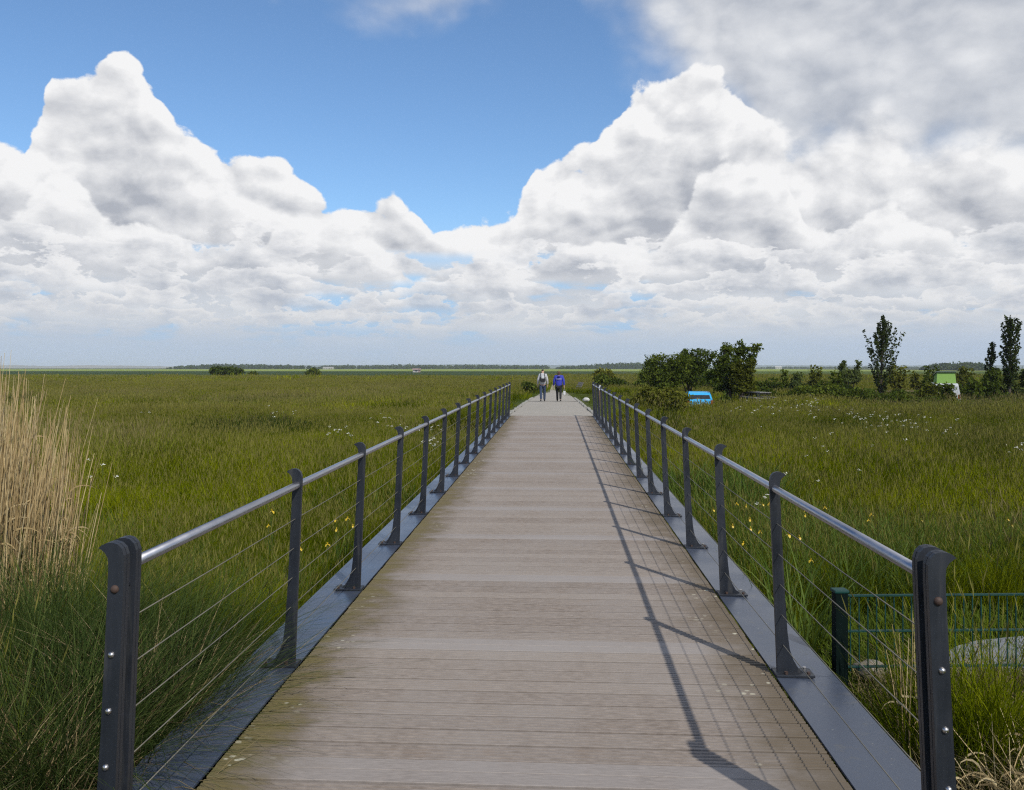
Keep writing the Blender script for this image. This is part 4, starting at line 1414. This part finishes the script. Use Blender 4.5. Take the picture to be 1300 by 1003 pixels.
def hedge(label, pts, hgt, wid, n, leaf, mat_, seed, name="hedge"):
    g = np.random.default_rng(seed)
    P_ = np.array(pts, dtype=float)
    seg = np.linalg.norm(np.diff(P_, axis=0), axis=1); cum = np.concatenate([[0], np.cumsum(seg)])
    u = g.uniform(0, cum[-1], n)
    x, y = np.interp(u, cum, P_[:, 0]), np.interp(u, cum, P_[:, 1])
    prof = hgt * (0.78 + 0.22 * np.sin(u * 0.9 + np.sin(u * 0.37) * 2) + 0.10 * np.sin(u * 3.1))
    a = g.uniform(0, np.pi, n); rr = np.sqrt(g.uniform(0.25, 1, n))
    z = prof * (0.06 + 0.94 * np.abs(np.sin(a)) * rr)
    off = np.cos(a) * rr * wid * 0.5
    C_ = np.stack([x + g.normal(0, 0.08, n), y + off, ground_z(x, y) + z], -1)
    root = empty(name, (P_[0, 0], P_[0, 1], float(ground_z(P_[0, 0], P_[0, 1]))))
    C_ -= np.array(root.location)
    tag(root, label, "hedge")
    k = 0.5 + 0.5 * np.sin(u * 1.3 + 2 * np.sin(u * 0.5))
    obj("foliage", leaves_mesh("foliage", C_, leaf, mat_, g, r_=np.clip(k * 0.5 + g.uniform(0, 0.5, n), 0, 1)), root)
    st = MB()
    for q in np.arange(0, cum[-1], 1.5):
        bx, by = float(np.interp(q, cum, P_[:, 0])), float(np.interp(q, cum, P_[:, 1]))
        zz = float(ground_z(bx, by))
        b = Vector((bx, by, zz)) - root.location
        st.tube([b, b + Vector((0.1, 0, hgt * 0.4)), b + Vector((-0.08, 0.1, hgt * 0.7))], [0.04, 0.03, 0.015], 4)
    st.build("stems", M_BARK, root)
    return root


hedge("long dark hedge running behind the thicket and the vans", [(4.0, 80), (16, 76), (30, 73), (48, 70), (62, 69)], 1.75, 1.8, 16000, 0.20, M_BUSH, 111)
hedge("low scrubby dark hedge in front of the picnic table and camper van", [(12.5, 58), (16, 56), (20, 53), (26, 51), (35, 50)], 1.42, 1.8, 11000, 0.14, M_BUSH, 112)
field([(3, 84), (70, 75), (110, 150), (60, 178), (2, 150)], -0.60, M_CROP_TAN, "dry yellowish grass strip behind the long dark hedge")

# far woods: read as one mass each
def far_wood(label, px0, px1, ptop, dist, n, leaf, seed, dense=1.0):
    g = np.random.default_rng(seed)
    C_ = []
    m = max(6, int((px1 - px0) * dense / 1.0))
    for i in range(m):
        px = g.uniform(px0, px1)
        c_ = at(px, 467, dist * g.uniform(0.97, 1.03))
        edge_ = min(1.0, (px - px0 + 4) / 12, (px1 - px + 4) / 12)
        H_ = (at(px, np.interp(px, [q[0] for q in ptop], [q[1] for q in ptop]), dist).z + 0.9) * g.uniform(0.6, 1.05) * max(0.4, edge_)
        k = n // m
        d = g.normal(0, 1, (k, 3)); d /= np.linalg.norm(d, axis=1)[:, None]
        d *= g.uniform(0.5, 1, (k, 1))
        C_.append(np.stack([c_.x + d[:, 0] * H_ * 0.62, c_.y + d[:, 1] * H_ * 0.6, -0.9 + H_ * 0.5 + d[:, 2] * H_ * 0.5], -1))
    o = obj("far_wood", leaves_mesh("far_wood", np.concatenate(C_), leaf, M_WOODFAR, g))
    return tag(o, label, "woodland", kind='stuff')


far_wood("tree line on the left horizon above the pale field", 212, 400, [(212, 465.5), (240, 463.5), (262, 462), (300, 461.5), (345, 462.5), (400, 464)], 1500, 11000, 2.2, 121)
far_wood("thin tree line on the middle horizon behind the pale field", 398, 700, [(398, 465), (440, 463), (470, 464), (500, 462), (560, 463), (600, 462.5), (660, 463.5), (700, 463)], 1700, 13000, 2.2, 122)
far_wood("dark wooded rise behind the yellow willow bush", 706, 900, [(706, 465), (740, 463.5), (760, 461.5), (790, 460), (840, 459), (900, 460.5)], 1600, 9000, 2.6, 123, 1.4)
far_wood("green wooded rise between the camper van and the poplars", 1168, 1262, [(1168, 464), (1190, 460.5), (1220, 459), (1250, 460), (1262, 463)], 900, 5000, 1.6, 124, 1.5)
far_wood("thin tree line on the right horizon", 960, 1170, [(960, 465.6), (1060, 465.2), (1170, 465.4)], 2400, 4000, 2.4, 125)

# ------------------------------------------------------------------ far buildings
M_WALLW = simple("white_render", (0.42, 0.41, 0.39), 0.8, var=0.08)
M_ROOFR = simple("pink_roof", (0.28, 0.20, 0.18), 0.8)
M_ROOFG = simple("grey_roof", (0.30, 0.29, 0.28), 0.8)
M_DARKGLASS = simple("dark_glass", (0.02, 0.022, 0.025), 0.15, spec=0.7)


def farm(label, px, py_base, Y, L_, H_, D_, roof_m, rz=0.0, windows=3):
    c_ = at(px, py_base, Y)
    root = empty("farm_building", (c_.x, c_.y, -0.72), (0, 0, rz))
    tag(root, label, "building")
    MB().box((-L_ / 2, -D_ / 2, 0), (L_ / 2, D_ / 2, H_)).build("wall", M_WALLW, root)
    MB().prism([(-D_ / 2 - 0.4, H_ + 0.003), (0, H_ + D_ * 0.32), (D_ / 2 + 0.4, H_ + 0.003)], -L_ / 2 - 0.4, L_ / 2 + 0.4, axis='x').build("roof", roof_m, root)
    for i in range(windows):
        x = -L_ / 2 + L_ * (i + 0.5) / windows
        MB().box((x - 0.5, -D_ / 2 - 0.06, H_ * 0.4), (x + 0.5, -D_ / 2 - 0.003, H_ * 0.8)).build("window", M_DARKGLASS, root)
    MB().box((L_ * 0.3, -D_ / 2 - 0.08, 0), (L_ * 0.3 + 1.0, -D_ / 2 - 0.003, 2.0)).build("door", M_ROOFR, root)
    return root


farm("tiny white farm building on the right horizon", 988, 467, 1500, 11, 3.2, 6, M_WALLW)
farm("tiny pinkish shed alone in the far left field", 529, 473, 420, 3.6, 1.3, 2.4, M_ROOFR, windows=1)
farm("long low pale farm building before the middle tree line", 417, 468, 1250, 16, 2.0, 6, M_ROOFG, windows=4)

# ------------------------------------------------------------------ vehicles
M_RUBBER = simple("rubber", (0.02, 0.02, 0.02), 0.8)
M_RIM = simple("rim_metal", (0.45, 0.45, 0.46), 0.35, metal=0.9)
M_RED = simple("red_lens", (0.45, 0.02, 0.015), 0.25)
M_CLEAR = simple("lamp_glass", (0.7, 0.7, 0.68), 0.15)
M_VANWHITE = simple("white_paint", (0.52, 0.53, 0.54), 0.35, var=0.06)
M_BLUE = simple("sky_blue_paint", (0.03, 0.38, 0.74), 0.3, var=0.08)
M_LIME = simple("lime_canvas", (0.22, 0.38, 0.08), 0.85, var=0.1)
M_GREENLID = simple("dark_roof_shell", (0.05, 0.075, 0.06), 0.5)
M_BUMPER = simple("black_plastic", (0.03, 0.03, 0.032), 0.6)


def vehicle(name, label, cat, loc, rz, prof, width, paint, windows, wheel_r, axles, rear_window, front_window, lamps_z):
    """length along +y (front), outline (y,z) extruded across the width; windows = list of (y0,y1,z0,z1,slope)"""
    root = empty(name, loc, (0, 0, rz))
    tag(root, label, cat)
    hwid = width / 2
    body = MB()
    n_ = len(prof)
    # body sides tuck in above the waist
    zmax = max(p[1] for p in prof); waist = zmax * 0.52
    tuck = lambda z: hwid - max(0, (z - waist)) / (zmax - waist) * 0.16
    vL = [(-tuck(z), y, z) for y, z in prof]; vR = [(tuck(z), y, z) for y, z in prof]
    body.add(vL + vR, [tuple(range(n_)), tuple(range(2 * n_ - 1, n_ - 1, -1))] + [(i, (i + 1) % n_, (i + 1) % n_ + n_, i + n_) for i in range(n_)])
    body.build("body", paint, root, bevel=0.035)
    for s in (-1, 1):
        for (y0, y1, z0, z1) in windows:
            x0, x1 = tuck(z0) + 0.006, tuck(z1) + 0.006
            w = MB().add([(s * x0, y0, z0), (s * x0, y1, z0), (s * x1, y1 - 0.05, z1), (s * x1, y0 + 0.05, z1), (s * (x0 - 0.03), y0, z0), (s * (x0 - 0.03), y1, z0), (s * (x1 - 0.03), y1 - 0.05, z1), (s * (x1 - 0.03), y0 + 0.05, z1)],
                         [(0, 1, 2, 3), (7, 6, 5, 4), (0, 4, 5, 1), (1, 5, 6, 2), (2, 6, 7, 3), (3, 7, 4, 0)])
            w.build("window", M_DARKGLASS, root)
        for y in axles:
            wh = MB().tube([(s * (hwid - 0.20), y, wheel_r), (s * (hwid + 0.012), y, wheel_r)], wheel_r, 20).build("wheel", M_RUBBER, root)
            MB().tube([(s * (hwid - 0.02), y, wheel_r), (s * (hwid + 0.022), y, wheel_r)], wheel_r * 0.6, 16).build("rim", M_RIM, wh)
        yr, yf = min(p[0] for p in prof), max(p[0] for p in prof)
        MB().box((s * (hwid - 0.10) - 0.07, yr - 0.014, lamps_z), (s * (hwid - 0.10) + 0.07, yr + 0.05, lamps_z + 0.30)).build("tail_light", M_RED, root)
        MB().box((s * (hwid - 0.20) - 0.13, yf - 0.06, lamps_z), (s * (hwid - 0.20) + 0.13, yf + 0.012, lamps_z + 0.16)).build("headlight", M_CLEAR, root)
        MB().box((s * (hwid + 0.06) - 0.07, front_window[0][0] - 0.25, waist + 0.02), (s * (hwid + 0.06) + 0.07, front_window[0][0] - 0.12, waist + 0.18)).build("wing_mirror", M_BUMPER, root, bevel=0.02)
    for nm, ((ya, za), (yb, zb)), off in (("rear_window", rear_window, -0.008), ("windscreen", front_window, 0.008)):
        a_, b_ = tuck(za) - 0.12, tuck(zb) - 0.10
        MB().add([(-a_, ya + off, za), (a_, ya + off, za), (b_, yb + off, zb), (-b_, yb + off, zb), (-a_, ya - off * 2, za), (a_, ya - off * 2, za), (b_, yb - off * 2, zb), (-b_, yb - off * 2, zb)],
                 [(0, 1, 2, 3), (7, 6, 5, 4), (0, 4, 5, 1), (1, 5, 6, 2), (2, 6, 7, 3), (3, 7, 4, 0)]).build(nm, M_DARKGLASS, root)
    for nm, y0, y1 in (("rear_bumper", yr - 0.07, yr + 0.06), ("front_bumper", yf - 0.06, yf + 0.07)):
        MB().box((-hwid + 0.02, y0, 0.30), (hwid - 0.02, y1, 0.50)).build(nm, M_BUMPER, root, bevel=0.03)
    MB().box((-0.26, yr - 0.018, 0.62), (0.26, yr + 0.02, 0.73)).build("number_plate", M_CLEAR, root)
    return root


cv = at(1202, 490, 63.0)
zg = float(ground_z(cv.x, 62.0))
van = vehicle("camper_van", "white camper van with raised lime green pop-up roof tent beside the hedge", "van", (cv.x, 63.0, zg - 0.1), -0.34,
              [(0.0, 0.32), (0.0, 1.0), (0.10, 1.75), (0.22, 1.93), (3.30, 1.95), (3.62, 1.86), (4.25, 1.15), (4.72, 1.0), (4.78, 0.6), (4.75, 0.32)], 1.84, M_VANWHITE,
              [(0.35, 1.45, 1.12, 1.66), (1.58, 2.75, 1.12, 1.66), (2.88, 3.75, 1.10, 1.62)], 0.33, (0.95, 3.85), ((0.03, 1.10), (0.098, 1.68)), ((4.20, 1.20), (3.70, 1.78)), 0.80)
pt = MB()
lo = [(-0.66, 0.30, 1.94), (0.66, 0.30, 1.94), (0.66, 3.0, 1.95), (-0.66, 3.0, 1.95)]
hi = [(-0.60, 0.48, 2.76), (0.60, 0.48, 2.76), (0.60, 2.9, 2.52), (-0.60, 2.9, 2.52)]
pt.add(lo + hi, [(0, 1, 5, 4), (1, 2, 6, 5), (2, 3, 7, 6), (3, 0, 4, 7), (4, 5, 6, 7)])
ten = pt.build("roof_tent", M_LIME, van, bevel=0.01)
MB().add([(-0.70, 0.36, 2.765), (0.70, 0.36, 2.765), (0.70, 3.1, 2.49), (-0.70, 3.1, 2.49), (-0.64, 0.46, 2.86), (0.64, 0.46, 2.86), (0.64, 3.0, 2.60), (-0.64, 3.0, 2.60)],
         [(3, 2, 1, 0), (4, 5, 6, 7), (0, 1, 5, 4), (1, 2, 6, 5), (2, 3, 7, 6), (3, 0, 4, 7)]).build("roof_lid", M_GREENLID, van, bevel=0.02)

cc = at(889, 505, 53.5)
zg = float(ground_z(cc.x, 54.0))
vehicle("car", "bright sky blue car half hidden under the dark bushes", "car", (cc.x, 53.5, zg - 0.05), -0.05,
        [(0.0, 0.30), (-0.02, 0.85), (0.12, 1.02), (0.42, 1.42), (0.75, 1.50), (2.0, 1.49), (2.75, 0.98), (3.65, 0.85), (3.82, 0.62), (3.80, 0.30)], 1.68, M_BLUE,
        [(0.45, 1.25, 0.98, 1.36), (1.32, 2.35, 0.98, 1.36)], 0.30, (0.70, 3.05), ((0.13, 1.03), (0.40, 1.38)), ((2.66, 1.02), (2.10, 1.41)), 0.66)

# ------------------------------------------------------------------ picnic table, bench, marker
M_OLDWOOD = simple("old_grey_wood", (0.20, 0.19, 0.185), 0.85, var=0.35, scale=20.0)
M_BROWNWOOD = simple("brown_wood", (0.16, 0.095, 0.06), 0.8, var=0.35, scale=20.0)
q = at(962, 497.5, 52.5)
zt = q.z
table = empty("picnic_table", (q.x, 52.5, zt - 0.76), (0, 0, R(18)))
tag(table, "grey wooden picnic table with benches in the long grass right of the thicket", "table")
for k in range(5):
    MB().box((-0.40 + k * 0.162, -0.9, 0.72), (-0.40 + k * 0.162 + 0.150, 0.9, 0.76)).build("top_plank", M_OLDWOOD, table)
for s in (-1, 1):
    for k in range(2):
        x0 = s * 0.66 - 0.145 + k * 0.150
        MB().box((x0, -0.9, 0.42), (x0 + 0.140, 0.9, 0.455)).build("seat_plank", M_OLDWOOD, table)
    MB().box((-0.80, s * 0.62 - 0.02, 0.33), (0.80, s * 0.62 + 0.02, 0.415)).build("seat_beam", M_OLDWOOD, table)
    MB().box((-0.40, s * 0.62 - 0.02, 0.63), (0.40, s * 0.62 + 0.02, 0.715)).build("top_beam", M_OLDWOOD, table)
    for sx in (-1, 1):
        MB().tube([(sx * 0.62, s * 0.57, -0.1), (sx * 0.22, s * 0.57, 0.66)], 0.045, 4).build("leg", M_OLDWOOD, table)

q = at(731, 494, 78.0)
bench = empty("bench", (q.x, 78.0, float(ground_z(q.x, 78.0))), (0, 0, R(-72)))
tag(bench, "small brown wooden bench with a leaning back right of the gravel path", "bench")
for k in range(3):
    MB().box((-0.7, -0.30 + k * 0.16, 0.40), (0.7, -0.17 + k * 0.16, 0.44)).build("seat_plank", M_BROWNWOOD, bench)
for k in range(3):
    y0, z0 = 0.26 + k * 0.09, 0.54 + k * 0.17
    MB().add([(-0.7, y0, z0), (0.7, y0, z0), (0.7, y0 + 0.065, z0 + 0.13), (-0.7, y0 + 0.065, z0 + 0.13), (-0.7, y0 + 0.035, z0 - 0.015), (0.7, y0 + 0.035, z0 - 0.015), (0.7, y0 + 0.10, z0 + 0.115), (-0.7, y0 + 0.10, z0 + 0.115)],
             [(0, 1, 2, 3), (7, 6, 5, 4), (0, 4, 5, 1), (1, 5, 6, 2), (2, 6, 7, 3), (3, 7, 4, 0)]).build("back_plank", M_OLDWOOD, bench)
for s in (-1, 1):
    for y in (-0.22, 0.14):
        MB().box((s * 0.55 - 0.035, y - 0.035, -0.05), (s * 0.55 + 0.035, y + 0.035, 0.398)).build("leg", M_BROWNWOOD, bench)
    MB().tube([(s * 0.55, 0.18, 0.30), (s * 0.55, 0.52, 1.02)], 0.03, 6).build("back_support", M_BROWNWOOD, bench)

q = at(761, 500, 36.0)
mk = empty("marker_post", (q.x, 36.0, float(ground_z(q.x, 36.0)) - 0.05))
tag(mk, "short post with a small white tag right of the boardwalk end", "post")
MB().box((-0.035, -0.035, 0), (0.035, 0.035, 1.15)).build("post", M_BROWNWOOD, mk, bevel=0.006)
MB().box((-0.06, -0.050, 0.90), (0.06, -0.038, 1.12)).build("tag_plate", M_VANWHITE, mk)

# ------------------------------------------------------------------ two walkers seen from behind
DG = None


def skin(name, verts, edges, radii, mat_, parent, subdiv=2, root_i=0):
    me = bpy.data.meshes.new(name)
    me.from_pydata([tuple(v) for v in verts], edges, [])
    bm = bmesh.new(); bm.from_mesh(me)
    lay = bm.verts.layers.skin.verify()
    bm.verts.ensure_lookup_table()
    for i, v in enumerate(bm.verts):
        r_ = radii[i]
        v[lay].radius = r_ if isinstance(r_, tuple) else (r_, r_)
        v[lay].use_root = (i == root_i)
    bm.to_mesh(me); bm.free()
    tmp = bpy.data.objects.new(name + "_tmp", me)
    COL.objects.link(tmp)
    tmp.modifiers.new("skin", 'SKIN').use_smooth_shade = True
    sd = tmp.modifiers.new("sub", 'SUBSURF'); sd.levels = subdiv; sd.render_levels = subdiv
    dg = bpy.context.evaluated_depsgraph_get()
    nm = bpy.data.meshes.new_from_object(tmp.evaluated_get(dg))
    nm.name = name
    bpy.data.objects.remove(tmp)
    nm.materials.clear(); nm.materials.append(mat_)
    nm.polygons.foreach_set('use_smooth', np.ones(len(nm.polygons), dtype=bool))
    return obj(name, nm, parent)


M_SKIN = simple("skin", (0.50, 0.31, 0.22), 0.6, var=0.1)


def cloth(name, col):
    return simple(name, col, 0.9, var=0.2, scale=12.0)


def person(label, loc, rz, H_, top_c, trouser_c, hair_c, stride, build=1.0, jacket_len=0.80, arms=(0.06, -0.10), hair_long=False, seed=0):
    k = H_ / 1.75
    root = empty("person", loc, (0, 0, rz))
    tag(root, label, "person", "people walking on the path")
    J = {}
    def j(n, x, y, z): J[n] = Vector((x * k, y * k, z * k))
    j('pel', 0, 0, 0.95); j('waist', 0, 0, 1.10); j('chest', 0, 0.0, 1.30); j('nb', 0, -0.01, 1.46); j('neck', 0, 0.01, 1.53); j('head', 0, 0.03, 1.62); j('crown', 0, 0.02, 1.72)
    j('nose', 0, 0.125, 1.615)
    for s, nm in ((-1, 'l'), (1, 'r')):
        j('ear' + nm, s * 0.083, 0.02, 1.61)
        f = stride * s
        sw = arms[0] if s < 0 else arms[1]
        j('sh' + nm, s * 0.175 * build, 0, 1.42); j('el' + nm, s * 0.245 * build, sw * 0.3 - 0.02, 1.14); j('wr' + nm, s * 0.262 * build, sw + 0.05, 0.90); j('pa' + nm, s * 0.265 * build, sw + 0.07, 0.83)
        j('hp' + nm, s * 0.088 * build, 0, 0.90); j('kn' + nm, s * 0.095, f * 0.5 + 0.02, 0.50); j('an' + nm, s * 0.095, f - (0.05 if f < 0 else 0.0), 0.085 + (0.05 if f < 0 else 0)); j('to' + nm, s * 0.11, f + 0.16 - (0.05 if f < 0 else 0), 0.035)
        for q in range(4):                                         # four fingers, lightly curled, and a thumb
            yq = sw + 0.035 + q * 0.022
            j('f%d%s' % (q, nm), s * 0.268 * build, yq, 0.785); L_ = (0.055, 0.068, 0.066, 0.048)[q]
            j('g%d%s' % (q, nm), s * 0.258 * build, yq + 0.004, 0.785 - L_)
        j('t' + nm, s * 0.252 * build, sw + 0.115, 0.815); j('u' + nm, s * 0.245 * build, sw + 0.125, 0.775)
    names = list(J)
    ix = {n: i for i, n in enumerate(names)}
    rad = dict(pel=0.125, waist=0.115, chest=0.13, nb=0.075, neck=0.052, head=0.088, crown=0.060, nose=0.014)
    ed = [('pel', 'waist'), ('waist', 'chest'), ('chest', 'nb'), ('nb', 'neck'), ('neck', 'head'), ('head', 'crown'), ('head', 'nose')]
    for nm in 'lr':
        rad.update({'ear' + nm: 0.018, 'sh' + nm: 0.06, 'el' + nm: 0.042, 'wr' + nm: 0.028, 'pa' + nm: 0.034, 'hp' + nm: 0.09, 'kn' + nm: 0.058, 'an' + nm: 0.04, 'to' + nm: 0.03, 't' + nm: 0.011, 'u' + nm: 0.009})
        ed += [('head', 'ear' + nm), ('chest', 'sh' + nm), ('sh' + nm, 'el' + nm), ('el' + nm, 'wr' + nm), ('wr' + nm, 'pa' + nm), ('pel', 'hp' + nm), ('hp' + nm, 'kn' + nm), ('kn' + nm, 'an' + nm), ('an' + nm, 'to' + nm), ('pa' + nm, 't' + nm), ('t' + nm, 'u' + nm)]
        for q in range(4):
            rad['f%d%s' % (q, nm)] = 0.009; rad['g%d%s' % (q, nm)] = 0.008
            ed += [('pa' + nm, 'f%d%s' % (q, nm)), ('f%d%s' % (q, nm), 'g%d%s' % (q, nm))]
    skin("body", [J[n] for n in names], [(ix[a], ix[b]) for a, b in ed], [rad[n] * k for n in names], M_SKIN, root)

    def wear(nm_, pts, edges, mat_, extra=None):
        keys = list(pts)
        im = {n: i for i, n in enumerate(keys)}
        return skin(nm_, [pts[n][0] for n in keys], [(im[a], im[b]) for a, b in edges], [(pts[n][1][0] * k, pts[n][1][1] * k) if isinstance(pts[n][1], tuple) else pts[n][1] * k for n in keys], mat_, root)
    b = build
    jp = {'c': (J['chest'], (0.185 * b, 0.155 * b)), 'w': (J['waist'], (0.18 * b, 0.155 * b)), 'h': (Vector((0, 0, jacket_len * k)), (0.195 * b, 0.165 * b)), 'n': (J['nb'], (0.12, 0.10)), 'k': (J['neck'] - Vector((0, 0, 0.01)), 0.068)}
    je = [('c', 'w'), ('w', 'h'), ('c', 'n'), ('n', 'k')]
    for nm in 'lr':
        jp['s' + nm] = (J['sh' + nm], 0.088 * b); jp['e' + nm] = (J['el' + nm], 0.066 * b); jp['v' + nm] = (J['wr' + nm] + Vector((0, 0, 0.01)), 0.048)
        je += [('c', 's' + nm), ('s' + nm, 'e' + nm), ('e' + nm, 'v' + nm)]
    jacket = wear("jacket", jp, je, top_c)
    tp = {'p': (J['pel'], (0.150 * b, 0.135 * b))}
    te = []
    for nm in 'lr':
        tp['h' + nm] = (J['hp' + nm] - Vector((0, 0, 0.04)), 0.112 * b); tp['k' + nm] = (J['kn' + nm], 0.078); tp['a' + nm] = (J['an' + nm] - Vector((0, 0, 0.02)), 0.062)
        te += [('p', 'h' + nm), ('h' + nm, 'k' + nm), ('k' + nm, 'a' + nm)]
    wear("trousers", tp, te, trouser_c)
    for nm in 'lr':
        a_, t_ = J['an' + nm], J['to' + nm]
        skin("shoe", [a_ - Vector((0, 0.03, 0.045)), (a_ + t_) / 2 - Vector((0, 0, 0.01)), t_ + Vector((0, 0.02, 0.005))], [(0, 1), (1, 2)], [0.042, 0.044, 0.036], M_RUBBER, root, 1)
    hp = [J['head'] + Vector((0, -0.035, 0.015)) * k, J['crown'] + Vector((0, -0.022, 0.012)) * k]
    he, hr = [(0, 1)], [0.092 * k, 0.070 * k]
    if hair_long:
        hp.append(J['neck'] + Vector((0, -0.055, 0.01)) * k); he.append((0, 2)); hr.append(0.062 * k)
    skin("hair", hp, he, hr, hair_c, root, 2)
    return root, J, k


M_HOOD = cloth("dark_blue_cloth", (0.018, 0.02, 0.16))
YP = 44.6
pm_, pw_ = at(689, 467, YP), at(709.5, 467, YP)
zp_ = float(path_z(YP))
man, JM, km = person("walker in a pale grey jacket and blue jeans with a backpack", (pm_.x, YP, zp_), 0.03, 1.77, cloth("pale_grey_cloth", (0.46, 0.46, 0.48)), cloth("denim", (0.035, 0.055, 0.105)), cloth("dark_hair", (0.02, 0.018, 0.016)), 0.13, 1.0, 0.86, (0.03, 0.02))
wom, JW, kw = person("walker in a blue hooded jacket with a pale stripe and black trousers", (pw_.x, YP, zp_), -0.04, 1.66, cloth("royal_blue_cloth", (0.035, 0.045, 0.36)), cloth("black_cloth", (0.012, 0.012, 0.014)), cloth("brown_hair", (0.09, 0.045, 0.025)), -0.16, 1.14, 0.78, (0.05, -0.06), True)
skin("hood", [JW['nb'] + Vector((-0.07, -0.13, 0.0)), JW['nb'] + Vector((0, -0.155, -0.05)), JW['nb'] + Vector((0.07, -0.13, 0.0))], [(0, 1), (1, 2)], [0.06, 0.075, 0.06], M_HOOD, wom, 2)
st = MB()
for zq in (1.205,):
    ring = [(0.185 * math.sin(a), -0.19 * math.cos(a) * (1 + 0.02), zq) for a in np.linspace(-1.0, 1.0, 9)]
    st.add([(x, y - 0.012, z) for x, y, z in ring] + [(x, y - 0.012, z + 0.035) for x, y, z in ring] + [(x, y + 0.02, z) for x, y, z in ring] + [(x, y + 0.02, z + 0.035) for x, y, z in ring],
           [(i, i + 1, i + 10, i + 9) for i in range(8)] + [(i + 18, i + 27, i + 28, i + 19) for i in range(8)] + [(i + 9, i + 10, i + 28, i + 27) for i in range(8)])
st.build("reflective_stripe", cloth("pale_stripe", (0.42, 0.42, 0.55)), wom)
# backpack on the man's back
bk = empty("backpack", (pm_.x, YP, zp_), (0, 0, 0.03))
tag(bk, "small black backpack with a white top pocket on the grey jacketed walker", "backpack")
c_ = JM['chest']
MB().box((c_.x - 0.15, c_.y - 0.31, c_.z - 0.24), (c_.x + 0.15, c_.y - 0.16, c_.z + 0.04)).build("pack", cloth("black_nylon", (0.015, 0.015, 0.018)), bk, bevel=0.045)
MB().box((c_.x - 0.085, c_.y - 0.345, c_.z - 0.07), (c_.x + 0.085, c_.y - 0.25, c_.z + 0.085)).build("pocket", M_VANWHITE, bk, bevel=0.035)
for s in (-1, 1):
    MB().tube([(s * 0.10, -0.18, c_.z + 0.02), (s * 0.11, -0.12, c_.z + 0.18), (s * 0.11, 0.0, c_.z + 0.21), (s * 0.12, 0.155, c_.z + 0.10), (s * 0.14, 0.165, c_.z - 0.05), (s * 0.17, 0.02, c_.z - 0.18)], 0.018, 6).build("strap", M_BUMPER, bk)
# pale bag in the woman's right hand
hnd = JW['par']
bag = empty("carrier_bag", (pw_.x + hnd.x + 0.01, YP + hnd.y, zp_ + hnd.z - 0.42), (0, 0, 0.2))
bag.scale = (0.6, 0.6, 0.85)
tag(bag, "small pale carrier bag in the right hand of the blue jacketed walker", "bag")
MB().add([(-0.09, -0.05, 0), (0.09, -0.05, 0), (0.09, 0.05, 0), (-0.09, 0.05, 0), (-0.11, -0.03, 0.24), (0.11, -0.03, 0.24), (0.11, 0.03, 0.24), (-0.11, 0.03, 0.24)],
         [(3, 2, 1, 0), (4, 5, 6, 7), (0, 1, 5, 4), (1, 2, 6, 5), (2, 3, 7, 6), (3, 0, 4, 7)]).build("sack", M_VANWHITE, bag, bevel=0.02)
MB().tube([(-0.07, 0, 0.235), (-0.03, 0, 0.36), (0.03, 0, 0.36), (0.07, 0, 0.235)], 0.008, 5).build("handle", M_VANWHITE, bag)

# ------------------------------------------------------------------ haze
hz = MB().box((-9500, -400, -4.0), (9500, 9500, 48.0)).build("haze", [])
tag(hz, "pale summer haze over the marsh", kind='stuff')
M_HAZE = bpy.data.materials.new("haze")
M_HAZE.use_nodes = True
t = M_HAZE.node_tree
t.nodes.clear()
vo = t.nodes.new('ShaderNodeVolumePrincipled')
vo.inputs['Color'].default_value = (0.80, 0.88, 1.0, 1.0)
vo.inputs['Density'].default_value = 0.00013
vo.inputs['Anisotropy'].default_value = 0.0
oo = t.nodes.new('ShaderNodeOutputMaterial')
t.links.new(vo.outputs[0], oo.inputs['Volume'])
hz.data.materials.append(M_HAZE)
